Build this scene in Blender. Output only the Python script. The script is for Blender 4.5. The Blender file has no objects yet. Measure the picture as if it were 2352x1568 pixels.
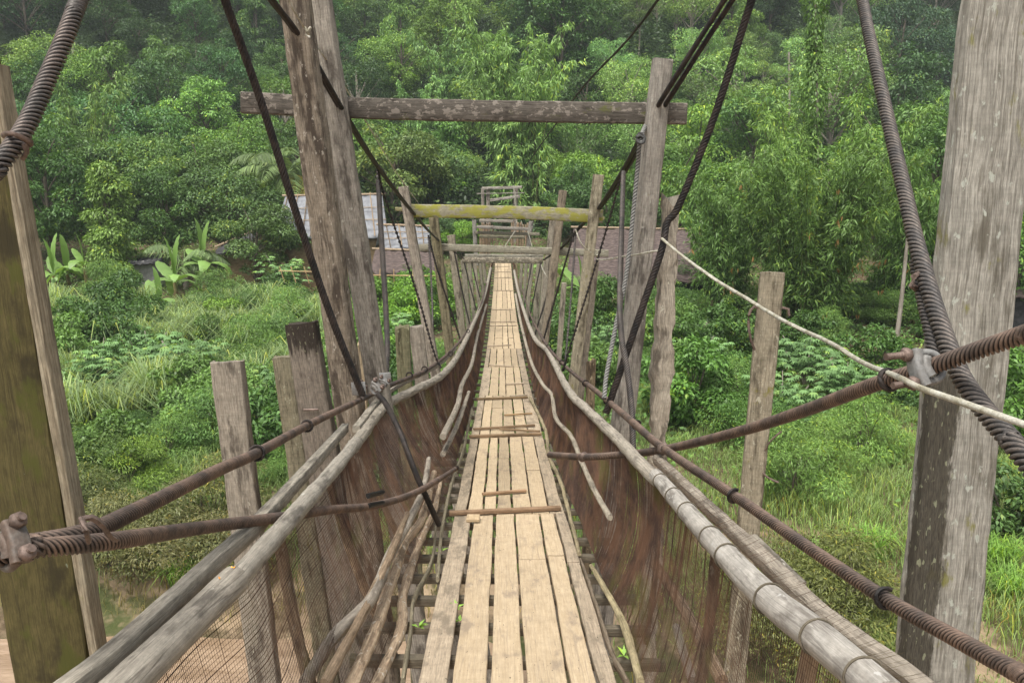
import bpy, math, random
import numpy as np
from mathutils import Vector, Matrix
rng = np.random.default_rng(7)
random.seed(7)
D = bpy.data
SC = bpy.context.scene
COL = SC.collection

# ------------------------------------------------------------------ camera and measuring helpers
F, CX, CY = 2000.0, 1176.0, 784.0          # the photograph measured at 2352 x 1568
TH = math.radians(10); CT, ST = math.cos(TH), math.sin(TH)
ZC = 8.0                                    # eye height above the river
def P(u, v, d):                             # picture point at depth d along the view axis -> world
    x = (u-CX)/F*d; yd = (v-CY)/F*d
    return np.array([x, d*CT-yd*ST, ZC-d*ST-yd*CT])
def dep(v, Y):                              # depth of a picture row on the vertical plane y = Y
    return Y/(CT-(v-CY)/F*ST)
def PY(u, v, Y): return P(u, v, dep(v, Y))
def zd(y): return ZC+0.00222453*y*y-0.15627726*y-1.58735904     # sagging walkway level
def xd(y): return 0.05-0.0114*y
HW = 0.44
def PH(u, v, h):                            # picture point lying h above the walkway
    lo, hi = 0.6, 52.0
    for _ in range(50):
        m = (lo+hi)/2
        if PY(u, v, m)[2] > zd(m)+h: lo = m
        else: hi = m
    return PY(u, v, lo)
PROF = np.array([(-60,-8.7),(13,-8.5),(14.4,-8.05),(16,-7.5),(20,-7.1),(28,-6.7),(35,-6.1),(40,-5.5),(46,-4.8),(52,-3.9),(60,-2.6),(70,-.5),(80,4),(95,13),(125,34),(170,66),(260,120)], float)
def sm(a, b, x):
    t = np.clip((x-a)/(b-a), 0, 1); return t*t*(3-2*t)
def bumps(x, y):
    return (np.sin(x*.9+1.3*np.sin(y*.5))*np.cos(y*.7+.6*np.sin(x*.37))+.5*np.sin(x*2.1+y*1.7))
def gh(x, y):
    x = np.asarray(x, float); y = np.asarray(y, float)
    ys = y+5.2*sm(-1, 4, x)*(1-sm(30, 60, y)) - 14*sm(18, 50, x)*sm(50, 80, y) + 6*sm(-10, -45, x)*sm(50, 80, y)
    z = np.interp(ys, PROF[:,0], PROF[:,1])
    hill = sm(64, 90, y)
    return ZC+z+.10*bumps(x, y)*sm(13, 17, ys)+hill*(2.6*np.sin(x*.11+.5)*np.cos(y*.07+x*.05)+1.2*np.sin(x*.23+y*.19))
def G(u, Y):                                # ground point under picture column u at distance Y
    x = 0.
    for _ in range(6):
        z = float(gh(x, Y)); d = Y*CT+(ZC-z)*ST; x = (u-CX)/F*d
    return np.array([x, Y, float(gh(x, Y))])

# ------------------------------------------------------------------ node helper and materials
class M:
    def __init__(s, name):
        s.m = D.materials.new(name); s.m.use_nodes = True; s.t = s.m.node_tree; s.t.nodes.clear()
    def n(s, kind, ins=None, **kw):
        nd = s.t.nodes.new(kind)
        for k, v in kw.items(): setattr(nd, k, v)
        for k, v in (ins or {}).items():
            sk = nd.inputs[k]
            if isinstance(v, bpy.types.NodeSocket): s.t.links.new(v, sk)
            else: sk.default_value = v
        return nd
    def math(s, op, a, b=0.0, clamp=False): return s.n('ShaderNodeMath', {0: a, 1: b}, operation=op, use_clamp=clamp).outputs[0]
    def vec(s, x, y, z): return s.n('ShaderNodeCombineXYZ', {0: x, 1: y, 2: z}).outputs[0]
    def noise(s, v, scale=1., detail=4., rough=.55): return s.n('ShaderNodeTexNoise', {'Vector': v, 'Scale': scale, 'Detail': detail, 'Roughness': rough}).outputs['Fac']
    def ramp(s, f, a, b):                    # smooth step from a to b
        return s.n('ShaderNodeMapRange', {'Value': f, 'From Min': a, 'From Max': b}, interpolation_type='SMOOTHSTEP', clamp=True).outputs[0]
    def mix(s, f, a, b, blend='MIX'):
        nd = s.t.nodes.new('ShaderNodeMix'); nd.data_type = 'RGBA'; nd.blend_type = blend; nd.clamp_factor = True
        for i, v in ((0, f), (6, a), (7, b)):
            if isinstance(v, bpy.types.NodeSocket): s.t.links.new(v, nd.inputs[i])
            else: nd.inputs[i].default_value = v if i == 0 else (*v, 1.)
        return nd.outputs[2]
    def out(s, shader): s.n('ShaderNodeOutputMaterial', {'Surface': shader}); return s.m
    def bsdf(s, col, rough=.8, spec=.3, metal=0., normal=None):
        i = {'Roughness': rough, 'Specular IOR Level': spec, 'Metallic': metal}
        nd = s.n('ShaderNodeBsdfPrincipled', i)
        if isinstance(col, bpy.types.NodeSocket): s.t.links.new(col, nd.inputs['Base Color'])
        else: nd.inputs['Base Color'].default_value = (*col, 1)
        if normal is not None: s.t.links.new(normal, nd.inputs['Normal'])
        return nd.outputs[0]

def wood(name, c1, c2, dark=(.03,.022,.015), stain=.4, pale=(.42,.42,.38), spots=.2, moss_c=(.22,.19,.02), moss=0., fine=.35, big=(9, 2.0), cross=0.0, rough=.85, spec=.2, bump=.35, gain=1.42, streak=None, blot=.26, speck=0):
    c1, c2, dark, pale, moss_c = (tuple(k*gain for k in q) for q in (c1, c2, dark, pale, moss_c))
    m = M(name)
    uv = m.n('ShaderNodeUVMap').outputs[0]
    sp = m.n('ShaderNodeSeparateXYZ', {0: uv}); a, l = sp.outputs[0], sp.outputs[1]
    oi = m.n('ShaderNodeObjectInfo'); r = m.math('MULTIPLY', oi.outputs['Random'], 97.)
    def V(sa, sl, k): return m.vec(m.math('MULTIPLY', a, sa), m.math('MULTIPLY', l, sl), m.math('ADD', r, k))
    grain = m.noise(V(130, 5., 0), 1, 6, .7)
    finen = m.noise(V(330, 26, 3), 1, 4, .65)
    st = m.noise(V(big[0], big[1], 7), 1, 6, .62)
    st2 = m.noise(V(22, 9, 11), 1, 4, .6)
    crack = m.noise(V(34, .8, 17), 1, 2, .5)
    col = m.mix(m.ramp(grain, .34, .66), c1, c2)
    f = m.n('ShaderNodeMapRange', {'Value': finen, 'From Min': .25, 'From Max': .75, 'To Min': 1-fine, 'To Max': 1+fine}).outputs[0]
    col = m.mix(1., col, m.n('ShaderNodeCombineColor', {0: f, 1: f, 2: f}).outputs[0], 'MULTIPLY')
    bl = m.n('ShaderNodeMapRange', {'Value': m.noise(V(19, 13, 71), 1, 6, .72), 'From Min': .3, 'From Max': .7, 'To Min': 1-blot, 'To Max': 1+blot}).outputs[0]
    col = m.mix(1., col, m.n('ShaderNodeCombineColor', {0: bl, 1: bl, 2: m.math('MULTIPLY', bl, .985)}).outputs[0], 'MULTIPLY')
    if cross:
        cr = m.noise(V(6, 85, 23), 1, 3, .6)
        k = m.n('ShaderNodeMapRange', {'Value': cr, 'From Min': .3, 'From Max': .7, 'To Min': 1-cross, 'To Max': 1+cross}).outputs[0]
        col = m.mix(1., col, m.n('ShaderNodeCombineColor', {0: k, 1: k, 2: k}).outputs[0], 'MULTIPLY')
    sf = m.ramp(m.math('ADD', m.math('MULTIPLY', st, .75), m.math('MULTIPLY', st2, .3)), .66-.28*stain, .76-.2*stain)
    col = m.mix(m.math('MULTIPLY', sf, min(1., .55+.5*stain)), col, dark)
    line = m.math('MULTIPLY', m.ramp(crack, .478, .495), m.math('SUBTRACT', 1., m.ramp(crack, .50, .517)))
    col = m.mix(m.math('MULTIPLY', line, .45), col, dark)
    if speck: col = m.mix(m.math('MULTIPLY', m.ramp(m.noise(V(75, 34, 83), 1, 1, .4), .74, .77), .8), col, tuple(.25*q for q in dark))
    if spots:
        s1 = m.noise(V(26, 15, 31), 1, 4, .62)
        col = m.mix(m.math('MULTIPLY', m.ramp(s1, .74-.26*spots, .79-.24*spots), .85), col, pale)
    if moss:
        m1 = m.noise(V(10, 5, 41), 1, 5, .65)
        col = m.mix(m.math('MULTIPLY', m.ramp(m1, .72-.32*moss, .84-.32*moss), .85), col, moss_c)
    if streak:                               # one damp dark stain with its own outline
        a0, a1, l0, l1, sc = streak
        e1 = m.math('MULTIPLY', m.math('SUBTRACT', m.noise(V(26, 6, 53), 1, 8, .75), .5), sc); e2 = m.math('MULTIPLY', m.math('SUBTRACT', m.noise(V(30, 3, 59), 1, 5, .65), .5), sc*3)
        aa, ll = m.math('ADD', a, e1), m.math('ADD', l, e2)
        k = m.math('MULTIPLY', m.math('MULTIPLY', m.ramp(aa, a0-.012, a0+.014), m.ramp(aa, a1+.008, a1-.01)), m.math('MULTIPLY', m.ramp(ll, l0-.03, l0+.05), m.ramp(ll, l1+.05, l1-.05)))
        sp1 = m.ramp(m.noise(V(55, 22, 61), 1, 3, .5), .62, .67)
        col = m.mix(m.math('MULTIPLY', k, .92), col, m.mix(sp1, m.mix(m.ramp(finen, .3, .7), tuple(.3*q for q in dark), tuple(.85*q for q in dark)), (.20,.21,.13)))
    col = m.mix(1., col, oi.outputs['Color'], 'MULTIPLY')
    h = m.math('ADD', m.math('MULTIPLY', grain, .7), m.math('SUBTRACT', m.math('MULTIPLY', finen, .35), m.math('MULTIPLY', line, .6)))
    b = m.n('ShaderNodeBump', {'Height': h, 'Strength': bump, 'Distance': .012}).outputs[0]
    return m.out(m.bsdf(col, rough, spec, 0, b))

W_POST = wood('weathered_post_wood', (.128,.115,.098), (.205,.19,.166), (.034,.028,.023), .5, (.25,.245,.21), .34, (.10,.09,.025), .2, cross=.10)
W_BROWN = wood('brown_stained_wood', (.105,.088,.068), (.185,.163,.135), (.03,.023,.018), .66, (.25,.235,.205), .5, (.085,.075,.022), .25, cross=.10, big=(12, 2.4))
W_DARK = wood('dark_mossy_wood', (.060,.050,.019), (.085,.07,.027), (.026,.021,.011), .45, (.20,.22,.16), .05, (.062,.064,.014), .62, fine=.35, big=(7, 5), bump=.22, gain=1.0)
W_EDGE = wood('silvery_edge_wood', (.14,.115,.082), (.25,.22,.17), (.04,.032,.024), .3, (.25,.25,.21), .1, (.09,.085,.02), .3)
W_LICHEN = wood('lichen_streaked_wood', (.15,.138,.112), (.215,.20,.168), (.035,.029,.02), .52, (.29,.29,.25), .5, (.12,.115,.022), .34, fine=.3, big=(10, 1.3), cross=.13, bump=.5)
W_THICK = wood('thick_post_wood', (.135,.126,.106), (.24,.228,.197), (.06,.052,.037), .42, (.28,.29,.245), .5, (.12,.115,.022), .40, fine=.34, big=(12, 1.6), cross=.07, bump=.5, streak=(.575,.74,1.95,10., .14))
W_BLACKTOP = wood('black_topped_wood', (.115,.10,.082), (.185,.165,.138), (.036,.028,.021), .45, (.24,.235,.20), .3, (.10,.09,.025), .15, cross=.08, streak=(-1., 9., -1., .2, .2))
W_BEAM = wood('dark_lichen_beam_wood', (.045,.039,.032), (.085,.074,.061), (.022,.018,.014), .4, (.155,.135,.112), .8, (.06,.065,.015), .4, big=(14, 5))
W_MOSS = wood('yellow_moss_beam_wood', (.16,.145,.10), (.22,.205,.15), (.05,.042,.025), .25, (.30,.30,.22), .3, (.185,.18,.022), .86, big=(12, 5), gain=1.25)
W_TAN = wood('worn_tan_board', (.335,.256,.163), (.41,.324,.218), (.21,.165,.12), .36, (.47,.40,.29), .15, (.2,.2,.1), 0, fine=.10, big=(7, 3.), cross=.03, bump=.2, gain=1.1, blot=.12, speck=1)
W_OLDB = wood('grey_tan_board', (.205,.162,.115), (.29,.235,.17), (.12,.098,.07), .55, (.33,.285,.21), .2, (.12,.12,.05), .12, fine=.16, big=(8, 2.6), cross=.05, bump=.3, blot=.2, speck=1)
W_RAIL = wood('silver_bamboo', (.225,.208,.185), (.30,.283,.257), (.10,.088,.075), .52, (.36,.35,.325), .42, fine=.16, big=(12, 3.5), bump=.15, gain=1.15)
W_RAILL = wood('grey_handrail_wood', (.145,.13,.108), (.215,.197,.168), (.05,.044,.037), .46, (.28,.27,.235), .25, fine=.2, big=(14, 2.2), bump=.3)
W_STICK = wood('peeling_stick', (.20,.142,.092), (.30,.232,.16), (.09,.064,.042), .5, (.36,.315,.25), .55, fine=.25, big=(26, 7))
W_LATH = wood('mossy_lath', (.13,.112,.076), (.19,.165,.112), (.05,.042,.026), .45, (.23,.22,.16), .2, (.09,.095,.018), .4)
W_JOIST = wood('dark_joist_wood', (.055,.046,.032), (.095,.08,.058), (.02,.017,.011), .4, (.2,.2,.17), .1)

def steel(name, c1, c2, rough=.6, metal=.35, sc=14, groove=False):
    m = M(name); tc = m.n('ShaderNodeTexCoord').outputs['Object']
    a = m.noise(tc, sc, 5, .65); b = m.noise(tc, sc*9, 3, .6)
    col = m.mix(m.ramp(a, .36, .64), c1, c2)
    k = m.n('ShaderNodeMapRange', {'Value': b, 'From Min': .25, 'From Max': .75, 'To Min': .7, 'To Max': 1.3}).outputs[0]
    col = m.mix(1., col, m.n('ShaderNodeCombineColor', {0: k, 1: k, 2: k}).outputs[0], 'MULTIPLY')
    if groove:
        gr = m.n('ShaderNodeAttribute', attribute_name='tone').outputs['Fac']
        col = m.mix(m.ramp(gr, .98, .35), col, tuple(.22*q for q in c1))  # darker grooves: shade between strands put into the colour, together with grime
    bp = m.n('ShaderNodeBump', {'Height': b, 'Strength': .25, 'Distance': .004}).outputs[0]
    return m.out(m.bsdf(col, rough, .25, metal, bp))
S_RUST = steel('rusty_steel', (.105,.076,.06), (.175,.128,.105))
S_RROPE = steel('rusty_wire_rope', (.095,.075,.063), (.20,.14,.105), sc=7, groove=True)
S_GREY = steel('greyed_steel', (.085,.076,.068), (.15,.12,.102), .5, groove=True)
S_BLACK = steel('tarred_steel', (.010,.009,.008), (.034,.025,.02), .6, .0)
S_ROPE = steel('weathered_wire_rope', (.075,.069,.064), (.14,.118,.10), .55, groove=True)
S_PAINT = steel('chipped_grey_paint', (.22,.22,.21), (.15,.14,.125), .5, .1, 9)
S_OLD = steel('rust_stained_grey', (.13,.12,.105), (.10,.07,.052), .6, .1, 12)
def netmat():
    m = M('rusted_netting_wire'); tc = m.n('ShaderNodeTexCoord').outputs['Object']
    v = m.n('ShaderNodeMapping', {'Vector': tc, 'Scale': (2, 1.3, 3)}).outputs[0]; a = m.noise(v, 1.5, 5, .65); b = m.noise(v, 1.1, 4, .6); c = m.noise(tc, 21, 4, .6)
    col = m.mix(m.ramp(a, .38, .62), (.068,.044,.034), (.145,.084,.054)); col = m.mix(m.math('MULTIPLY', m.ramp(b, .56, .68), .7), col, (.10,.095,.03))
    return m.out(m.bsdf(m.mix(m.math('MULTIPLY', m.ramp(c, .5, .7), .4), col, (.20,.13,.09)), .85, .1))
S_NET = netmat()
S_WHITE = steel('pale_strap', (.40,.385,.32), (.25,.23,.165), .6, 0, 20)
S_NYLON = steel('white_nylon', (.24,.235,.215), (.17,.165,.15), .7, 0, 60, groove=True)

def leafmat(name, glossy=.35, trans=.24):
    m = M(name); oi = m.n('ShaderNodeObjectInfo')
    at = m.n('ShaderNodeAttribute', attribute_name='tone').outputs['Fac']
    k = m.n('ShaderNodeMapRange', {'Value': at, 'To Min': .7, 'To Max': 2.4}).outputs[0]
    col = m.mix(1., oi.outputs['Color'], m.n('ShaderNodeCombineColor', {0: k, 1: k, 2: k}).outputs[0], 'MULTIPLY')
    col = m.mix(m.ramp(at, .75, 1.), col, m.mix(1., col, (1.5, 1.12, .55), 'MULTIPLY'))
    a = m.bsdf(col, .5, glossy)
    tcol = m.mix(1., col, (1.25, 1.25, .6), 'MULTIPLY')
    tr = m.n('ShaderNodeBsdfTranslucent', {'Color': tcol}).outputs[0]
    return m.out(m.n('ShaderNodeMixShader', {0: trans, 1: a, 2: tr}).outputs[0])
L_LEAF = leafmat('leaf'); L_GRASS = leafmat('grass_blade', .3, .4); L_BIG = leafmat('broad_leaf', .5, .3)
def bark(name, c1, c2):
    m = M(name); tc = m.n('ShaderNodeTexCoord').outputs['Object']
    v = m.n('ShaderNodeMapping', {'Vector': tc, 'Scale': (9, 9, 2)}).outputs[0]
    a = m.noise(v, 1, 5, .65)
    return m.out(m.bsdf(m.mix(m.ramp(a, .35, .65), c1, c2), .9, .1))
BARK = bark('bark', (.07,.055,.04), (.17,.145,.11)); BARKP = bark('pale_bark', (.22,.19,.15), (.34,.30,.25))
CULM = bark('bamboo_culm', (.05,.075,.02), (.11,.12,.045)); STEMB = bark('banana_stem', (.13,.09,.045), (.20,.19,.07))

# ------------------------------------------------------------------ object helpers
def tag(o, label=None, cat=None, group=None, kind=None):
    if label: o['label'] = label
    if cat: o['category'] = cat
    if group: o['group'] = group
    if kind: o['kind'] = kind
    return o
def mesh(name, V, Q, polys=(), uv=None, mat=None, tone=None, smooth=False, sharp=None):
    V = np.asarray(V, np.float32).reshape(-1, 3); Q = np.asarray(Q, np.int32)
    me = D.meshes.new(name)
    k = Q.shape[1] if Q.size else 4; nq = len(Q) if Q.size else 0
    ex = [i for p in polys for i in p]
    loops = np.concatenate([Q.ravel() if nq else np.zeros(0, np.int32), np.array(ex, np.int32)])
    starts = np.concatenate([np.arange(nq)*k, nq*k+np.cumsum([0]+[len(p) for p in polys])[:-1] if polys else np.zeros(0)]).astype(np.int32)
    tot = np.concatenate([np.full(nq, k), [len(p) for p in polys]]).astype(np.int32)
    me.vertices.add(len(V)); me.vertices.foreach_set('co', V.ravel())
    me.loops.add(len(loops)); me.loops.foreach_set('vertex_index', loops.astype(np.int32))
    me.polygons.add(len(starts)); me.polygons.foreach_set('loop_start', starts); me.polygons.foreach_set('loop_total', tot)
    if uv is not None:
        l = me.uv_layers.new(name='UVMap'); l.data.foreach_set('uv', np.asarray(uv, np.float32)[loops].ravel())
    if tone is not None:
        a = me.attributes.new('tone', 'FLOAT', 'POINT'); a.data.foreach_set('value', np.asarray(tone, np.float32))
    me.update(calc_edges=True); me.validate()
    if smooth:
        me.polygons.foreach_set('use_smooth', np.ones(len(me.polygons), bool))
        if sharp: me.set_sharp_from_angle(angle=math.radians(sharp))
    if mat: me.materials.append(mat)
    return me
def obj(name, me, parent=None, color=None, loc=None):
    o = D.objects.new(name, me); COL.objects.link(o)
    if parent is not None: o.parent = parent
    if color is not None: o.color = (*color, 1)
    if loc is not None: o.location = loc
    return o
def empty(name, loc=(0,0,0), label=None, cat=None, group=None):
    o = D.objects.new(name, None); COL.objects.link(o); o.location = loc; o.empty_display_size = .2
    return tag(o, label, cat, group)

def resample(pts, step):
    pts = np.asarray(pts, float); n = len(pts)
    if n > 2:                                # Catmull-Rom through the points
        ext = np.vstack([2*pts[0]-pts[1], pts, 2*pts[-1]-pts[-2]]); fine = []
        for i in range(n-1):
            p0, p1, p2, p3 = ext[i:i+4]
            for t in np.linspace(0, 1, 12, endpoint=False):
                fine.append(.5*((2*p1)+(-p0+p2)*t+(2*p0-5*p1+4*p2-p3)*t*t+(-p0+3*p1-3*p2+p3)*t**3))
        fine.append(pts[-1]); pts = np.array(fine)
    s = np.concatenate([[0], np.cumsum(np.linalg.norm(np.diff(pts, axis=0), axis=1))])
    if callable(step):
        q = [0.]
        while q[-1] < s[-1]: q.append(q[-1]+step(np.array([np.interp(q[-1], s, pts[:,k]) for k in range(3)])))
        q[-1] = s[-1]; q = np.array(q)
    else: q = np.linspace(0, s[-1], max(2, int(s[-1]/step)+1))
    return np.stack([np.interp(q, s, pts[:,k]) for k in range(3)], 1), q
def frames(p, hint=(1,0,0)):
    t = np.gradient(p, axis=0); t /= np.linalg.norm(t, axis=1)[:,None]+1e-12
    if isinstance(hint, str):                # carry the frame along the curve without twist
        s = np.zeros_like(t); v = np.cross(t[0], [.3,.2,.93]); s[0] = v/np.linalg.norm(v)
        for i in range(1, len(t)):
            v = s[i-1]-t[i]*(s[i-1]@t[i]); s[i] = v/np.linalg.norm(v)
        return t, s, np.cross(t, s)
    h = np.asarray(hint, float); s = h-t*(t@h)[:,None]; s /= np.linalg.norm(s, axis=1)[:,None]+1e-12
    return t, s, np.cross(t, s)
def sweep(p, q, prof, hint=(1,0,0), caps=True):
    # prof: (rings, n, 2) outline in the (side, other) plane; the first outline point is repeated for the seam
    t, s, b = frames(p, hint); R, n, _ = prof.shape
    pr = np.concatenate([prof, prof[:, :1]], 1)
    V = p[:,None]+pr[:,:,:1]*s[:,None]+pr[:,:,1:]*b[:,None]
    per = np.concatenate([np.zeros((R,1)), np.cumsum(np.linalg.norm(np.diff(pr, axis=1), axis=2), 1)], 1)
    per = np.broadcast_to(per.mean(0), per.shape)
    uv = np.stack([per, np.broadcast_to(q[:,None], per.shape)], 2).reshape(-1, 2)
    i = np.arange(R-1)[:,None]*(n+1)+np.arange(n)[None]
    Q = np.stack([i, i+1, i+n+2, i+n+1], 2).reshape(-1, 4)
    polys = [list(range(n))[::-1], [(R-1)*(n+1)+k for k in range(n)]] if caps else []
    return V.reshape(-1, 3), Q, polys, uv
def wob(q, n, amp, freq):                    # smooth random wobble per ring and outline point
    out = np.zeros((len(q), n))
    for k in range(4):
        f = freq*(1.9**k); out += np.sin(q[:,None]*f*6.28+rng.uniform(0, 6.28, n)[None])*amp/(1.5**k)
    return out
def rect(w, t, ch):
    w, t = w/2, t/2; c = ch
    return np.array([(-w,-t+c),(-w+c*.35,-t+c*.35),(-w+c,-t),(-w*.35,-t),(w*.35,-t),(w-c,-t),(w-c*.35,-t+c*.35),(w,-t+c),(w,0),(w,t-c),(w-c*.35,t-c*.35),(w-c,t),(0,t),(-w+c,t),(-w+c*.35,t-c*.35),(-w,t-c),(-w,0)])
def timber(name, pts, w, t, mat, parent=None, color=(1,1,1), hint=(1,0,0), yaw=0., taper=1., step=.06, rough=.006, ragged=0., ch=None, wav=0.):
    p, q = resample(pts, step)
    R = len(p); ch = min(w, t)*.12 if ch is None else ch
    base = rect(w, t, ch); n = len(base)
    prof = np.repeat(base[None], R, 0)*np.linspace(1, taper, R)[:,None,None]
    prof[:,:,0] += wob(q, n, rough*.16, 2.5)+wob(q, 1, rough*.22, .6)*np.sign(base[:,0])[None]
    prof[:,:,1] += wob(q, n, rough*.16, 2.2)
    if wav: prof[:,:,0] += wob(q, 1, wav, .5)
    if yaw:
        c, s = math.cos(yaw), math.sin(yaw); prof = prof@np.array([[c, s],[-s, c]])
    V, Q, polys, uv = sweep(p, q, prof, hint)
    if ragged:
        V = V.reshape(R, n+1, 3); d = p[0]-p[1]; d /= np.linalg.norm(d)
        a = rng.uniform(-1, 1, n)*ragged; a = np.append(a, a[0]); V[0] += a[:,None]*d; V = V.reshape(-1, 3)
    return obj(name, mesh(name, V, Q, polys, uv, mat, smooth=True, sharp=38), parent, color)
def pole(name, pts, r, mat, parent=None, color=(1,1,1), n=12, step=.04, rough=.003, nodes=0., node_amp=.08, flat=1.0, hint=(0,0,1), caps=True):
    p, q = resample(pts, step); R = len(p)
    rr = np.interp(np.linspace(0, 1, R), np.linspace(0, 1, len(r)), r) if hasattr(r, '__len__') else np.full(R, r)
    if nodes:
        rr = rr*(1+node_amp*np.exp(-(((q/nodes+.3)%1-.5)*nodes/.018)**2))
    a = np.linspace(0, 2*np.pi, n, endpoint=False)
    prof = np.stack([np.cos(a)[None]*rr[:,None], np.sin(a)[None]*rr[:,None]*flat], 2)
    prof *= (1+wob(q, n, rough*.45, 1.3)/max(rr.mean(), 1e-4))[:,:,None]
    V, Q, polys, uv = sweep(p, q, prof, hint, caps)
    return obj(name, mesh(name, V, Q, polys, uv, mat, smooth=True, sharp=50), parent, color)
def rope(name, pts, r, mat, parent=None, lobes=6, gap=.27, near=8.5, n=24, dirn=1, amp=.13, fine=.0032, color=(1,1,1)):
    # twisted wire rope: lobed outline turning along the length, plain beyond the near part
    p, q = resample(pts, lambda w: fine if w[1] < near else .05)
    a = np.linspace(0, 2*np.pi, n, endpoint=False)
    pitch = gap*2*r*lobes
    ph = a[None]+dirn*2*np.pi*q[:,None]/pitch
    k = np.where(p[:,1] < near, amp, 0.)[:,None]
    rr = r*(1-k*1.4+k*2*np.abs(np.sin(a*lobes/2))[None]**.7)
    prof = np.stack([np.cos(ph)*rr, np.sin(ph)*rr], 2)
    V, Q, polys, uv = sweep(p, q, prof, 'pt')
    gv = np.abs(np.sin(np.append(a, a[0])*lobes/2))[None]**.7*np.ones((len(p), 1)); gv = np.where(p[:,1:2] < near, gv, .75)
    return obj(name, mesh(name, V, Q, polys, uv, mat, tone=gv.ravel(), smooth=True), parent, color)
def ring(name, c, axis, r, th, mat, parent=None, arc=1.0, start=0., n=18):
    axis = np.asarray(axis, float); axis /= np.linalg.norm(axis)
    h = np.array([0,0,1.]) if abs(axis[2]) < .8 else np.array([1.,0,0]); e1 = h-axis*(axis@h); e1 /= np.linalg.norm(e1); e2 = np.cross(axis, e1)
    a = start+np.linspace(0, 2*np.pi*arc, n)
    pts = c+r*(np.cos(a)[:,None]*e1+np.sin(a)[:,None]*e2)
    return pole(name, pts, th, mat, parent, n=6, step=.012, rough=0)
def hexnut(name, c, axis, r, h, mat, parent=None, sides=6):
    axis = np.asarray(axis, float); axis /= np.linalg.norm(axis)
    pts = np.array([c-axis*h/2, c+axis*h/2])
    p, q = resample(pts, h/3.01); a = np.linspace(0, 2*np.pi, sides, endpoint=False)
    prof = np.stack([np.cos(a)[None]*r*np.ones((len(p),1)), np.sin(a)[None]*r*np.ones((len(p),1))], 2)
    prof[0] *= .9; prof[-1] *= .9
    V, Q, polys, uv = sweep(p, q, prof, (.2,.4,1))
    return obj(name, mesh(name, V, Q, polys, uv, mat), parent)
def down_to_ground(p0, p1, extra=.25):
    p0, p1 = np.asarray(p0, float), np.asarray(p1, float); d = (p1-p0)/np.linalg.norm(p1-p0); q = p1.copy()
    for _ in range(400):
        if q[2] < float(gh(q[0], q[1]))-extra: break
        q = q+d*.05
    return q
def post(top, bot, Y, t, mat, label=None, parent=None, color=(1,1,1), yaw=0., cat='post', group=None, ragged=.01, rough=.006, taper=1., ground=True, name='timber_post'):
    # top / bot: (left column, right column, row) of the post's edges as measured; Y its distance
    (a, b, v), (c, d, w) = top, bot
    Yt, Yb = Y if isinstance(Y, tuple) else (Y, Y)
    p0, p1 = PY((a+b)/2, v, Yt), PY((c+d)/2, w, Yb)
    wt, wb = (b-a)*dep(v, Yt)/F, (d-c)*dep(w, Yb)/F
    if abs(yaw) > .01:
        k = lambda x: max(.05, (x-t*abs(math.sin(yaw)))/math.cos(yaw)); wt, wb = k(wt), k(wb)
    e = down_to_ground(p0, p1) if ground else p1
    L, L1 = np.linalg.norm(e-p0), np.linalg.norm(p1-p0)
    tp = 1+(wb/wt-1)*L/max(L1, .1); tp = min(max(tp, .75), 1.5)
    o = timber(name, [p0, e], wt, t, mat, parent, color, yaw=yaw, ragged=ragged, rough=rough, taper=tp)
    if parent is None: tag(o, label, cat, group)
    return o

# ------------------------------------------------------------------ walkway
deck = empty('footbridge_deck', (0, 0, 0), 'narrow plank walkway of worn tan boards sagging down the middle of the bridge', 'walkway')
def dk(x, y, h=0.): return np.array([xd(y)+x, y, zd(y)+h])
def yv(v): return PH(1170, v, 0)[1]
rows = [1900, 1178, 1002, 908, 842, 800, 743, 708, 666, 640, 618, 600]
ys = [yv(v) if v < 1700 else .9 for v in rows]; ys[-1] = 50.5
def board(x0, x1, y0, y1, mat, color, h=0., name='deck_plank', th=.028):
    n = max(8, int((y1-y0)/.10)); y = np.linspace(y0, y1, n); s = y-y0
    e0 = x0+wob(s, 1, .0022, .5)[:,0]; e1 = x1+wob(s, 1, .0022, .5)[:,0]
    e0 = e0-e0[0]*0; top = rng.uniform(-.003, .003)+h+wob(s, 1, .0015, .3)[:,0]
    V = []; uv = []
    for k in range(n):
        c = np.array([xd(y[k]), y[k], zd(y[k])])
        m_ = (e0[k]+e1[k])/2; cup = .002
        row = [(e0[k], -th), (e0[k], -.004), (e0[k]+.004, 0), (m_, -cup), (e1[k]-.004, 0), (e1[k], -.004), (e1[k], -th)]
        V += [c+np.array([a, 0, b+top[k]]) for a, b in row]; uv += [(a+th+b, y[k]) for a, b in row]
    i = np.arange(n-1)[:,None]*7+np.arange(7)[None]; j = np.arange(n-1)[:,None]*7+(np.arange(7)[None]+1) % 7
    Q = np.stack([i, i+7, j+7, j], 2).reshape(-1, 4)
    return obj(name, mesh(name, V, Q, [list(range(7)), [(n-1)*7+k for k in range(7)][::-1]], uv, mat, smooth=True, sharp=40), deck, color)
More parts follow.
